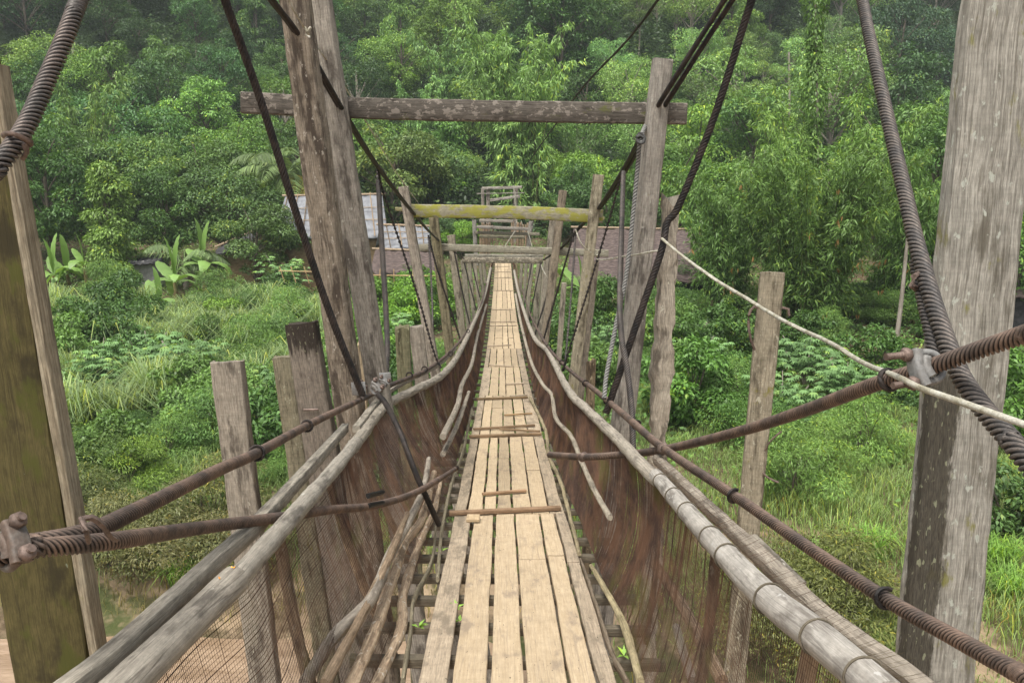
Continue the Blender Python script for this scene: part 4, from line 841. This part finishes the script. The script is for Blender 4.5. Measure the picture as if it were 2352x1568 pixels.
for u, Y, h, n, s, lb in [(128,42,1.0,8,1.0,'banana plant with upright yellow-green leaves beside the mossy post'),(158,43,.8,6,.9,'smaller banana plant tucked beside the one by the mossy post'),(200,42,1.5,5,.85,'slim banana plant with a brown dry stem'),(470,43,1.3,8,1.05,'banana plant with torn leaves behind the others'),(405,40,1.1,8,1.0,'leafy banana plant with broad drooping leaves above the cassava'),(370,38,.5,7,.95,'low banana plant with flat silvery leaves above the cassava'),(1268,42,1.0,6,.9,'banana plant behind the row of posts, bamboo side'),(1335,38,.8,6,.8,'banana plant beneath the shingled roof')]:
    banana(G(u, Y), h*1.1, n, s*1.0, (.12,.20,.048), lb)

# shrubs
def shrub(H, R, nl, ls, aspect, nc=22): return broad(H, R, nc, nl, ls, aspect=aspect, base=.0, flat=1.05)
SH = [shrub(1.5, 1.0, 5200, .115, .5, 26), shrub(1.2, 1.1, 8500, .075, .28, 34), shrub(1.8, 1.0, 5200, .13, .5, 26), shrub(1.3, .9, 8500, .085, .2, 30)]
def palmate(n_st, H, nl, R):
    paths, parts = [], []
    for i in range(n_st):
        a = rng.uniform(0, 6.28); top = np.array([R*.8*math.cos(a)*rng.random()**.5, R*.8*math.sin(a)*rng.random()**.5, H*rng.uniform(.7,1)])
        paths.append(([(0,0,-.2), (top[0]*.3, top[1]*.3, top[2]*.5), top], .028, .012)); m_ = nl//n_st
        d = rdir(m_)*np.array([1,1,.5]); ctr = top*np.array([1,1,0])+np.array([0,0,1.])*(top[2]*rng.uniform(.35,1.02,m_)**.7)[:,None]+d*rng.uniform(.15,.75,m_)[:,None]*np.array([1,1,.35])
        out = unit(d*np.array([1,1,0])+1e-3); tone0 = rng.beta(2.3,2.3,m_)
        for j in np.linspace(-1.9, 1.9, 7):
            c, s = np.cos(j), np.sin(j); ax = np.stack([out[:,0]*c-out[:,1]*s, out[:,0]*s+out[:,1]*c, -.35+0*out[:,0]], 1)
            parts.append(leaves(ctr, ax, np.tile([0,0,1.], (m_,1))+.25*d, .21*(1-.12*abs(j)), .06, .15, tone0))
    V, Q, T = merge(parts)
    return limbs(paths, BARKP), mesh('crown', V, Q, mat=L_LEAF, tone=T)
PM = [palmate(8, 1.8, 320, 1.15), palmate(10, 1.6, 380, 1.3), palmate(6, 2.1, 230, 1.0)]
cas = [(345,29,PM[1],1.15,'broad cassava plant with silvery palmate leaves above the lone stub post'),(425,28,PM[0],1.1,'cassava plant with grey-green palmate leaves nearer the lone stub post'),(235,27,PM[2],.95,'leggy cassava plant with yellowing leaves beside the mossy post'),(270,31,PM[0],1.0,'cassava plant behind the leggy one'),(480,24,PM[2],.7,'young cassava plant just behind the lone stub post'),
 (1850,27,PM[1],1.05,'cassava plant under the bamboo grove behind the pale strap'),(1795,23,PM[0],.95,'cassava plant beside the stub post with the hook'),(1600,32,PM[1],.8,'cassava plant beside the splintered post'),(1940,25,PM[0],.9,'cassava plant in front of the lichen-spotted post'),(1590,27,PM[2],.85,'tall cassava plant between the splintered post and the hooked stub'),(1380,30,PM[1],.9,'cassava plant between the second portal and the splintered post'),(640,26,PM[2],.8,'cassava plant behind the dark-topped stub post'),(900,33,PM[0],.9,'cassava plant behind the second portal post'),(655,41,PM[2],1.1,'lone young papaya-like plant by the leaning posts')]
for u, Y, ms, s, lb in cas: place('cassava_plant', ms, G(u, Y), tuple(np.array([.105,.185,.065])*rng.uniform(.85,1.15)), s, lb, 'plant')
bushes = [(180,33,2,(.06,.12,.025),'dark bush beside the mossy post under the bananas'),(300,34,0,(.055,.11,.025),'dark bush below the broad cassava'),(560,31,3,(.10,.18,.04),'feathery rounded shrub before the leaning posts'),(640,32,3,(.09,.16,.045),'feathery drooping shrub touching the leaning posts'),(530,36,0,(.13,.22,.03),'bright yellow-green shrub under the grey roofed house'),
 (300,19.5,3,(.12,.19,.03),'yellow-green low bush above the rusty cable'),(210,20,1,(.075,.12,.03),'dull green bush by the edge of the mossy post'),(490,22.5,3,(.085,.16,.04),'leafy bush behind the lone stub post'),(590,24,1,(.10,.18,.035),'bright leafy bush between the stub posts'),(690,27,1,(.075,.15,.03),'bush behind the dark-topped stub'),
 (250,16.2,1,(.105,.115,.04),'olive mud-stained bush at the water edge by the mossy post'),(330,16.6,3,(.115,.12,.045),'olive mud-stained bush at the water edge in the middle of the bank'),(420,16.0,1,(.12,.115,.045),'brownish bush half fallen into the river by the handrail'),(500,17.4,3,(.10,.11,.035),'straw-tinted bush behind the handrail'),(560,16.2,1,(.10,.11,.04),'brown bush seen through the netting'),(180,17.8,3,(.08,.10,.03),'olive bush beside the mossy post at the bank'),
 (880,30,2,(.10,.20,.03),'bright bush behind the row of portal posts'),(930,36,0,(.12,.23,.03),'bright yellow-green bush by the thatched shed'),(820,33,2,(.10,.20,.03),'bright bush behind the paler leaning post'),(1400,33,2,(.05,.10,.022),'dark bush below the shingled roof'),(1300,31,0,(.055,.11,.025),'dark bush behind the third portal'),(1560,30,0,(.06,.12,.025),'dark bush beside the splintered post'),(1660,30,2,(.05,.10,.022),'dark bush below the bamboo clump'),
 (1700,26,0,(.06,.125,.025),'dense dark bush behind the hooked stub post'),(1590,24,2,(.075,.155,.03),'leafy bush right of the splintered post foot'),(1760,22,1,(.07,.14,.03),'bush under the cassava leaves'),(1900,19.5,3,(.115,.19,.04),'yellow-green feathery shrub in the meadow before the lichen-spotted post'),(1830,18.5,3,(.105,.18,.04),'green feathery shrub in the meadow beside the hooked stub'),(1990,21,3,(.11,.19,.04),'feathery shrub beside the lichen-spotted post'),(2010,27,2,(.06,.12,.026),'dark bush behind the feathery shrub'),
 (1850,13.6,1,(.09,.10,.03),'olive bush under the rusty cable'),(1960,13.0,3,(.10,.115,.03),'olive tufted bush under the looping cable tie'),(1790,12.8,1,(.095,.105,.03),'brown-green bush beside the jutting plank'),(2300,17,0,(.06,.11,.03),'dark bush past the lichen-spotted post'),(2280,22,2,(.085,.17,.03),'leafy bush past the lichen-spotted post, beyond the rope'),(2320,27,0,(.06,.13,.03),'dense bush high past the lichen-spotted post'),(1840,30,2,(.045,.09,.02),'dark bush at the foot of the grove'),(1540,36,1,(.05,.1,.022),'dark bush behind the splintered post'),(1230,34,0,(.055,.115,.025),'dark bush behind the close row, bamboo side'),(885,38,0,(.10,.19,.03),'bright bush spilling over the thatched shed'),(970,38.3,2,(.08,.16,.03),'leafy bush at the end of the thatched shed'),(1000,38,2,(.11,.21,.03),'bright bush behind the close row, house side'),(790,39,0,(.09,.18,.03),'bright bush between the leaning posts'),(720,37,1,(.09,.17,.04),'bush at the foot of the leaning posts')]
for u, Y, k, col, lb in bushes:
    lb = lb.replace('right of', 'next to'); place('bush', SH[k], G(u, Y)-np.array([0,0,.1]), col, rng.uniform(.95,1.3), lb, 'bush')

for i in range(150):
    side = i % 3
    Y = rng.uniform(19, 41) if side else rng.uniform(21, 40); u = rng.uniform(70, 1000) if side else rng.uniform(1330, 2352)
    p = G(u, Y)
    if p[2] < .35 or abs(p[0]-xd(Y)) < 1.9 or ((p[0]-12.5)/2.4)**2+((Y-29.5)/2.4)**2 < 1: continue
    if p[0] > 2 and Y < 24 and rng.random() < .7: continue
    if (95 < u < 225 or 330 < u < 510) and Y > 35: continue
    k = rng.integers(0, 4); big_ = p[0] < -1 and 33 < Y < 42; dk_ = rng.random() < .45
    col = np.array([.05,.10,.024] if dk_ else [.088,.155,.036])*rng.uniform(.8,1.25); wh = 'the slope under the houses' if p[0] < xd(Y) else 'the bank under the bamboo'
    lb = f"{'dark' if dk_ else 'fresh green'} {['round','low','upright','feathery'][k]} shrub in the tangle on {wh}"
    place('shrub', SH[k], p-np.array([0,0,.15]), tuple(col), rng.uniform(.6,1.2)*(1.35 if big_ else 1.), lb, 'shrub', lb, sz=rng.uniform(.7,1.2))

# grasses
def blades(p, h, wd, lean, tone):
    n = len(p); a = rng.uniform(0, 6.28, n); o = np.stack([np.cos(a), np.sin(a), 0*a], 1); s = np.stack([-np.sin(a), np.cos(a), 0*a], 1)
    h = h[:,None]; L = lean[:,None]; up = np.array([0,0,1.]); w = wd[:,None]*.5
    m1 = p+o*h*L*.18+up*h*.55; m2 = p+o*h*L*.6+up*h*.88; t = p+o*h*L*1.15+up*h*(.98-.45*L)
    V = np.stack([p-s*w, p+s*w, m1+s*w*.9, m1-s*w*.9, m2+s*w*.65, m2-s*w*.65, t+s*w*.08, t-s*w*.08], 1).reshape(-1, 3)
    b = np.arange(n)[:,None]*8; Q = np.concatenate([b+np.array([[0,1,2,3]]), b+np.array([[3,2,4,5]]), b+np.array([[5,4,6,7]])], 1).reshape(-1, 4)
    return V, Q, np.repeat(tone, 8)
def grass(name, label, n, y0, y1, x0, x1, hr, col, dens, wr=(.010,.02)):
    y = rng.uniform(y0, y1, n); x = rng.uniform(x0, x1, n); k = rng.random(n) < dens(x, y)*(np.abs(x) < y*.66+1.5); x, y = x[k], y[k]; n = len(x)
    z = gh(x, y); k = z > .12; x, y, z = x[k], y[k], z[k]; n = len(x)
    pat = .5+.5*np.sin(x*1.3+1.5*np.sin(y*.7))*np.cos(y*1.1+np.sin(x*.8))
    h = rng.uniform(hr[0], hr[1], n)*(.55+.75*pat); tone = np.clip(rng.beta(2.5,2.5,n)+.25*(pat-.5), 0, 1)
    V, Q, T = blades(np.stack([x, y, z-.03], 1), h, rng.uniform(*wr, n), rng.uniform(.15, .95, n), tone)
    return tag(obj(name, mesh(name, V, Q, mat=L_GRASS, tone=T), color=col), label, 'grass', kind='stuff')
den = lambda x, y: np.clip(.62+.5*np.sin(x*.8+np.sin(y*.9))*np.cos(y*.65+.4*x), .08, 1)
bank = lambda x, y: sm(.25, 1.0, gh(x, y))
grass('meadow_grass', 'bright green meadow grass on the bank beside the lichen-spotted post', 95000, 10, 27, 1.5, 19, (.22,.55), (.15,.21,.068), lambda x, y: den(x, y)*bank(x, y))
grass('bank_grass', 'green grass on the river bank by the stub posts', 110000, 14.8, 30, -20, 1.5, (.28,.8), (.125,.18,.062), lambda x, y: den(x, y)*bank(x, y))
grass('riverside_grass', 'straw-coloured trampled grass along the muddy water edge', 26000, 9.5, 18.5, -14, 14, (.15,.4), (.17,.15,.06), lambda x, y: np.clip(1.1-sm(.5, 1.4, gh(x, y)), 0, 1)*np.clip(den(x, y)*1.1-.15, 0, 1))
def reedm(n, h, R):
    a = rng.uniform(0, 6.28, n); r = R*rng.random(n)**.6; p = np.stack([r*np.cos(a), r*np.sin(a), 0*a-.05], 1)
    V, Q, T = blades(p, rng.uniform(.6, 1, n)*h, rng.uniform(.022, .045, n), rng.uniform(.2, 1.0, n), rng.beta(2.5, 2.2, n)); return mesh('reed_tuft', V, Q, mat=L_GRASS, tone=T)
RD = [reedm(240, 1.6, .5), reedm(300, 1.35, .6), reedm(200, 1.9, .4)]
reeds = [(float(rng.uniform(110, 760)), float(rng.uniform(23, 38)), int(rng.integers(0, 3))) for _ in range(58)]+[(245,37,0),(290,36,1),(330,38,2),(360,36,0),(590,38,1),(625,37,0),(660,38,2),(690,37,1),(560,39,0),(430,34,2),(455,34,0),(280,35,1),(495,36,1),(700,35,0),(640,35,1),(745,37,0),(470,28.5,0),(165,37,1),(215,38,0),(520,38,2)]
for u, Y, k in reeds:
    o = obj('reed_tuft', RD[k], None, tuple(np.array([.15,.205,.09])*rng.uniform(.85,1.15)), tuple(G(u, Y))); o.rotation_euler = (0,0,rng.uniform(0,6.28)); s = rng.uniform(.85,1.2); o.scale = (s,s,s)
    tag(o, 'tall arching pale reed grass on the bank under the houses', 'reed grass', 'tall reed grass under the houses')
for u, Y, lb in [(440,15.8,'bright tuft of long grass over the river beside the handrail'),(1880,15.3,'upright tuft of long grass in the meadow by the rusty cable'),(600,17,'grass tuft behind the handrail top'),(2330,14.5,'tall bright grass tuft past the lichen-spotted post'),(2290,15.5,'bright grass tuft close to the lichen-spotted post'),(1990,16,'grass tuft in front of the lichen-spotted post')]:
    o = obj('grass_tuft', RD[1], None, (.14,.24,.05), tuple(G(u, Y))); o.scale = (.62,.62,.5); tag(o, lb, 'grass')
hillcover(90000, 17, 57, .15, .7, (.075,.14,.03), 'ground_creepers', 'leafy creepers and weeds covering the bank and the village slope', dens=lambda x, y: np.clip((.25+.75*sm(17, 22, y))*(1-.75*sm(1,4,x)*(1-sm(21,26,y))), 0, 1)*np.clip(1-.85*np.exp(-((x-12.5)/2.2)**2-((y-29.5)/2.)**2), 0, 1))
hillcover(26000, 20, 46, .24, .9, (.062,.125,.026), 'broad_weeds', 'dark broad-leaved weeds under the trees along the bank', dens=lambda x, y: np.clip(.3+.9*np.sin(x*.6+y*.5), 0, 1)*sm(21, 25, y)*np.clip(1-.95*np.exp(-((x-12.5)/2.4)**2-((y-29.5)/2.2)**2), 0, 1))

# ------------------------------------------------------------------ houses
def sheetmat(name, c1, c2, rows, wav, rough=.7):
    m = M(name); uv = m.n('ShaderNodeUVMap').outputs[0]; sp = m.n('ShaderNodeSeparateXYZ', {0: uv})
    w = m.math('FRACT', m.math('MULTIPLY', sp.outputs[1], rows)); b = m.noise(m.vec(m.math('MULTIPLY', sp.outputs[0], 5.), m.math('MULTIPLY', sp.outputs[1], wav), 0.), 1, 5, .65)
    c = m.mix(m.ramp(b, .35, .65), c1, c2); c = m.mix(m.math('MULTIPLY', m.ramp(w, .82, .98), .5), c, tuple(.4*k for k in c1))
    bp = m.n('ShaderNodeBump', {'Height': m.math('ADD', b, m.math('MULTIPLY', w, .5)), 'Strength': .5, 'Distance': .03}).outputs[0]
    return m.out(m.bsdf(c, rough, .3, 0, bp))
R_GREY = sheetmat('grey_sheet_roof', (.15,.154,.163), (.215,.22,.228), .7, 3); R_THATCH = sheetmat('brown_leaf_thatch', (.05,.036,.031), (.13,.098,.085), 2.2, 12, .9); R_WALL = sheetmat('tan_board_wall', (.17,.115,.055), (.26,.19,.10), .5, 9); R_PALE = sheetmat('pale_board_wall', (.26,.255,.24), (.36,.35,.33), .6, 4); R_DARK = sheetmat('dark_roof_sheet', (.025,.024,.025), (.06,.058,.058), 1.5, 6)
def slab(name, a, b, c, d, th, mat, parent, nx=24, ny=14, wob_=.03, ragged=0.):
    # roof sheet: corners a (top start) b (top end) c (low end) d (low start)
    a, b, c, d = map(np.asarray, (a, b, c, d)); S, T = np.meshgrid(np.linspace(0,1,nx), np.linspace(0,1,ny), indexing='ij')
    p = (a[None,None]*(1-S)[...,None]*(1-T)[...,None]+b*(S*(1-T))[...,None]+c*(S*T)[...,None]+d*((1-S)*T)[...,None]); nr = np.cross(b-a, d-a); nr /= np.linalg.norm(nr); nr = nr if nr[2] > 0 else -nr
    p += nr*(wob_*(np.sin(S*37+T*5)+rng.normal(size=S.shape)*.5))[...,None]
    if ragged: p[:,-1] += (d-a)/np.linalg.norm(d-a)*rng.uniform(0, ragged, nx)[:,None]
    q = p-nr*th; V = np.concatenate([p.reshape(-1,3), q.reshape(-1,3)]); N = nx*ny
    i = np.arange(nx-1)[:,None]*ny+np.arange(ny-1)[None]; Q1 = np.stack([i, i+ny, i+ny+1, i+1], 2).reshape(-1,4); Q2 = Q1[:,::-1]+N
    ed = [k*ny for k in range(nx)]+[(nx-1)*ny+k for k in range(1, ny)]+[k*ny+ny-1 for k in range(nx-2, -1, -1)]+[k for k in range(ny-2, 0, -1)]
    Q3 = np.array([[x, y2, y2+N, x+N] for x, y2 in zip(ed, ed[1:]+ed[:1])])[:,::-1]
    lx, ly = np.linalg.norm(b-a), np.linalg.norm(d-a); uv = np.stack([S.ravel()*lx, T.ravel()*ly], 1)
    return obj(name, mesh(name, V, np.concatenate([Q1, Q2, Q3]), uv=np.concatenate([uv, uv]), mat=mat), parent)
def wallbox(parent, p, q, z0, z1, mat, name='wall', th=.08):
    p, q = np.asarray(p, float), np.asarray(q, float); d = (q-p)/np.linalg.norm(q-p); nrm_ = np.array([-d[1], d[0], 0])*th
    return slab(name, [*p[:2], z1], [*q[:2], z1], [*q[:2], z0], [*p[:2], z0], th, mat, parent, 12, 8, .008)
def house(label, A, B, Cc, Dd, Y0, Y1, roof, wall_m, wz=1.6, battens=0, name='house', ragged=0.):
    # picture corners of the visible roof slope: ridge A-B at Y1, eave Dd-Cc at Y0
    a, b, c, d = PY(*A, Y1), PY(*B, Y1), PY(*Cc, Y0), PY(*Dd, Y0); e = empty(name, (0,0,0), label, 'house')
    slab('roof', a, b, c, d, .08, roof, e, ragged=ragged)
    back = 2*a-d, 2*b-c; slab('roof', b+np.array([0,.03,-.01]), a+np.array([0,.03,-.01]), [*back[0][:2], d[2]], [*back[1][:2], c[2]], .08, roof, e)
    ins = .4; dx = (c-d)/np.linalg.norm(c-d); zb = min(float(gh(c[0], c[1])), float(gh(d[0], d[1])))-.3
    w0, w1 = d+dx*ins+np.array([0,.4,0]), c-dx*ins+np.array([0,.4,0]); w2, w3 = np.array([w1[0], back[1][1]-.5, 0]), np.array([w0[0], back[0][1]-.5, 0])
    zt = min(c[2], d[2])+.12
    for p_, q_ in ((w0, w1), (w1, w2), (w2, w3), (w3, w0)): wallbox(e, p_, q_, zb, zt, wall_m)
    pole('ridge_pole', [a+np.array([-.15,0,.06]), b+np.array([.15,0,.06])], .05, W_STICK, e, n=6, step=.5)
    up = np.array([0, -.03, .07])
    for k in range(battens):
        t = (k+.5)/battens+rng.uniform(-.02,.02); s0 = a+(b-a)*t+up; s1 = d+(c-d)*(t+rng.uniform(-.02,.02))+up; pole('batten', [s0+(s0-s1)*.04, s1], .022, W_STICK, e, tuple(np.array([1.,.92,.75])*rng.uniform(.3,1.)), n=5, step=.6)
    if battens:
        for t in (.33, .62): pole('batten', [a+(d-a)*t+up, b+(c-b)*t+up], .02, W_STICK, e, (.9,.85,.7), n=5, step=.6)
    for k in range(4):
        t = .06+.88*k/3; f = d+(c-d)*t+np.array([0,.1,-.06]); pole('house_post', [f, [f[0], f[1], float(gh(f[0], f[1]))-.2]], .06, W_STICK, e, (.7,.6,.5), n=6, step=.6)
    return e
house('house with a grey sheet roof held by bamboo battens behind the leaning posts', (655,452), (878,448), (892,545), (630,547), 43.5, 46.2, R_GREY, R_WALL, battens=11)
house('low shed with a grey sheet roof beside the second portal post', (872,518), (985,522), (990,566), (884,572), 41.2, 42.4, R_GREY, R_DARK, battens=4, name='shed')
house('shed with ragged brown leaf thatch below the grey roofs', (862,574), (1010,580), (1025,622), (850,622), 39.2, 40.6, R_THATCH, R_DARK, name='shed', ragged=.35)
house('house with a broad brown shingle-thatched roof behind the splintered post', (1318,524), (1606,530), (1640,640), (1298,650), 40.0, 43.4, R_THATCH, R_DARK, ragged=.3)
house('hut with a dark lean roof and pale wall behind the banana plants', (285,599), (375,580), (372,604), (268,607), 43.0, 44.2, R_DARK, R_PALE, name='hut')
house('hut with a dark sloping roof edge and tan board wall', (500,570), (575,533), (600,560), (492,585), 44.6, 45.8, R_DARK, R_WALL, name='hut')
house('hut roof of brown thatch showing past the lichen-spotted post', (2268,640), (2440,640), (2460,682), (2250,682), 33, 34.6, R_THATCH, R_DARK, name='hut')
fe = empty('bamboo_fence', (0,0,0), 'low bamboo rail fence below the thatched shed', 'fence')
pole('rail', [PY(855,632,37.6), PY(1020,634,37.6)], .025, W_STICK, fe, (1.3,1.2,.95), n=6, step=.3)
for u in (870, 905, 950, 990, 1015): pole('picket', [PY(u+rng.uniform(-6,6), 618, 37.7), PY(u, 650, 37.7)], .022, W_STICK, fe, (1.2,1.1,.85), n=6, step=.3)
fe = empty('bamboo_fence', (0,0,0), 'low bamboo rail fence by the black hanger and the reeds', 'fence')
pole('rail', [PY(640,622,39.5), PY(722,624,39.5)], .025, W_STICK, fe, (1.2,1.1,.85), n=6, step=.3)
for u in (650, 676, 706): pole('picket', [PY(u-8, 612, 39.6), PY(u+4, 650, 39.6)], .022, W_STICK, fe, (1.4,1.2,.9), n=6, step=.3)

# ------------------------------------------------------------------ ground, river
def terrain():
    xs = np.concatenate([np.linspace(-190,-26,42), np.linspace(-25,25,126), np.linspace(26,190,42)]); yy = np.concatenate([np.linspace(-40,8,14), np.linspace(9,42,110), np.linspace(43,260,90)])
    X, Yv = np.meshgrid(xs, yy, indexing='ij'); Z = gh(X, Yv); V = np.stack([X, Yv, Z], 2).reshape(-1, 3); ny = len(yy)
    i = np.arange(len(xs)-1)[:,None]*ny+np.arange(ny-1)[None]; Q = np.stack([i, i+ny, i+ny+1, i+1], 2).reshape(-1, 4)
    m = M('bank_soil'); tc = m.n('ShaderNodeTexCoord').outputs['Object']; sp = m.n('ShaderNodeSeparateXYZ', {0: tc})
    a = m.noise(tc, .55, 6, .65); b = m.noise(tc, 4., 5, .65); c = m.mix(m.ramp(b, .35, .65), (.085,.062,.036), (.17,.125,.078))
    c = m.mix(m.math('MULTIPLY', m.ramp(a, .42, .6), .75), c, (.05,.075,.02))
    c = m.mix(m.ramp(sp.outputs[2], 4.5, 8.), c, (.03,.05,.016))
    sand = m.math('MULTIPLY', m.ramp(m.noise(tc, .8, 4, .6), .5, .6), m.math('SUBTRACT', 1., m.ramp(sp.outputs[2], .7, 1.5)))
    c = m.mix(m.math('MULTIPLY', sand, .8), c, (.34,.25,.16))
    bp = m.n('ShaderNodeBump', {'Height': m.noise(tc, 9, 6, .7), 'Strength': .7, 'Distance': .08}).outputs[0]
    return tag(obj('ground', mesh('ground', V, Q, mat=m.out(m.bsdf(c, .95, .1, 0, bp)), smooth=True)), kind='structure')
terrain()
m = M('muddy_water'); tc = m.n('ShaderNodeTexCoord').outputs['Object']
v2 = m.n('ShaderNodeMapping', {'Vector': tc, 'Scale': (1.1, 3.2, 1)}).outputs[0]
wn = m.noise(v2, 1.6, 5, .6); col = m.mix(m.ramp(m.noise(v2, .9, 4, .6), .35, .65), (.235,.16,.10), (.33,.235,.155))
bp = m.n('ShaderNodeBump', {'Height': wn, 'Strength': .55, 'Distance': .08}).outputs[0]
tag(obj('river', mesh('river', [(-190,-40,0),(190,-40,0),(190,17,0),(-190,17,0)], [[0,1,2,3]], mat=m.out(m.bsdf(col, .22, .5, 0, bp)))), kind='structure')

# small leaves growing up between the planks
for i, (u, v) in enumerate([(1050,1395),(1055,1425),(962,1440),(1015,1265),(1433,1505)]):
    p = PH(u, v, -.02); k = 7; dd = rdir(k)
    V, Q, T = leaves(p+dd*.001, dd*np.array([1,1,.2])+np.array([0,0,.5]), dd*.3+np.array([0,0,1]), .05, .018)
    tag(obj('sprout', mesh('sprout', V, Q, mat=L_LEAF, tone=T), color=(.16,.27,.05)), 'little green sprout growing through a gap beside the planks', 'sprout', 'sprouts between the planks')
for u, v in [(534,1308),(506,1332)]:
    p = PH(u, v, .84); dd = rdir(6); V, Q, T = leaves(p+dd*.003, dd, dd+np.array([0,0,1]), .010, .006)
    tag(obj('petal', mesh('petal', V, Q, mat=L_BIG, tone=T), color=(.75,.28,.01)), 'tiny orange petal stuck on the grey handrail', 'petal', 'orange petals on the handrail')

# ------------------------------------------------------------------ light, sky, air, camera
hz = M('haze_air'); hv = hz.n('ShaderNodeVolumePrincipled', {'Color': (.86,.92,.95,1), 'Density': .0006, 'Anisotropy': .2})
hz.n('ShaderNodeOutputMaterial', {'Volume': hv.outputs[0]})
hx, h0, h1, hb, ht = 200, -45, 268, -2.2, 150
hV = [(x, y, z) for z in (hb, ht) for x, y in ((-hx,h0),(hx,h0),(hx,h1),(-hx,h1))]
tag(obj('haze', mesh('haze', hV, [[3,2,1,0],[4,5,6,7],[0,1,5,4],[1,2,6,5],[2,3,7,6],[3,0,4,7]], mat=hz.m)), kind='stuff')
w = D.worlds.new('World'); SC.world = w; w.use_nodes = True; nt = w.node_tree; nt.nodes.clear()
SUN_EL, SUN_AZ = math.radians(66), math.radians(205)
sky = nt.nodes.new('ShaderNodeTexSky'); sky.sky_type = 'NISHITA'; sky.sun_disc = False; sky.sun_elevation = SUN_EL; sky.sun_rotation = SUN_AZ; sky.air_density = 1.; sky.dust_density = 4.; sky.ozone_density = .6
hs = nt.nodes.new('ShaderNodeHueSaturation'); hs.inputs['Saturation'].default_value = .3
bg = nt.nodes.new('ShaderNodeBackground'); bg.inputs[1].default_value = .105; ow = nt.nodes.new('ShaderNodeOutputWorld')
nt.links.new(sky.outputs[0], hs.inputs['Color']); nt.links.new(hs.outputs[0], bg.inputs[0]); nt.links.new(bg.outputs[0], ow.inputs[0])
sl = D.lights.new('sun', 'SUN'); sl.energy = 2.0; sl.angle = math.radians(24); sl.color = (1, .97, .925); so = D.objects.new('sun', sl); COL.objects.link(so)
dirv = Vector((math.sin(SUN_AZ)*math.cos(SUN_EL), math.cos(SUN_AZ)*math.cos(SUN_EL), math.sin(SUN_EL))); so.rotation_euler = dirv.to_track_quat('Z', 'Y').to_euler(); so.location = (0, 0, 40)
cam = D.cameras.new('camera'); cam.sensor_width = 36; cam.lens = 36*F/2352; cam.clip_start = .05; cam.clip_end = 1000
co = D.objects.new('camera', cam); COL.objects.link(co); co.location = (0, 0, ZC); co.rotation_euler = (math.radians(90)-TH, 0, 0); SC.camera = co
SC.view_settings.view_transform = 'Standard'; SC.view_settings.look = 'None'; SC.view_settings.exposure = 1.2; SC.view_settings.gamma = 1
SC.cycles.max_bounces = 8; SC.cycles.transparent_max_bounces = 8
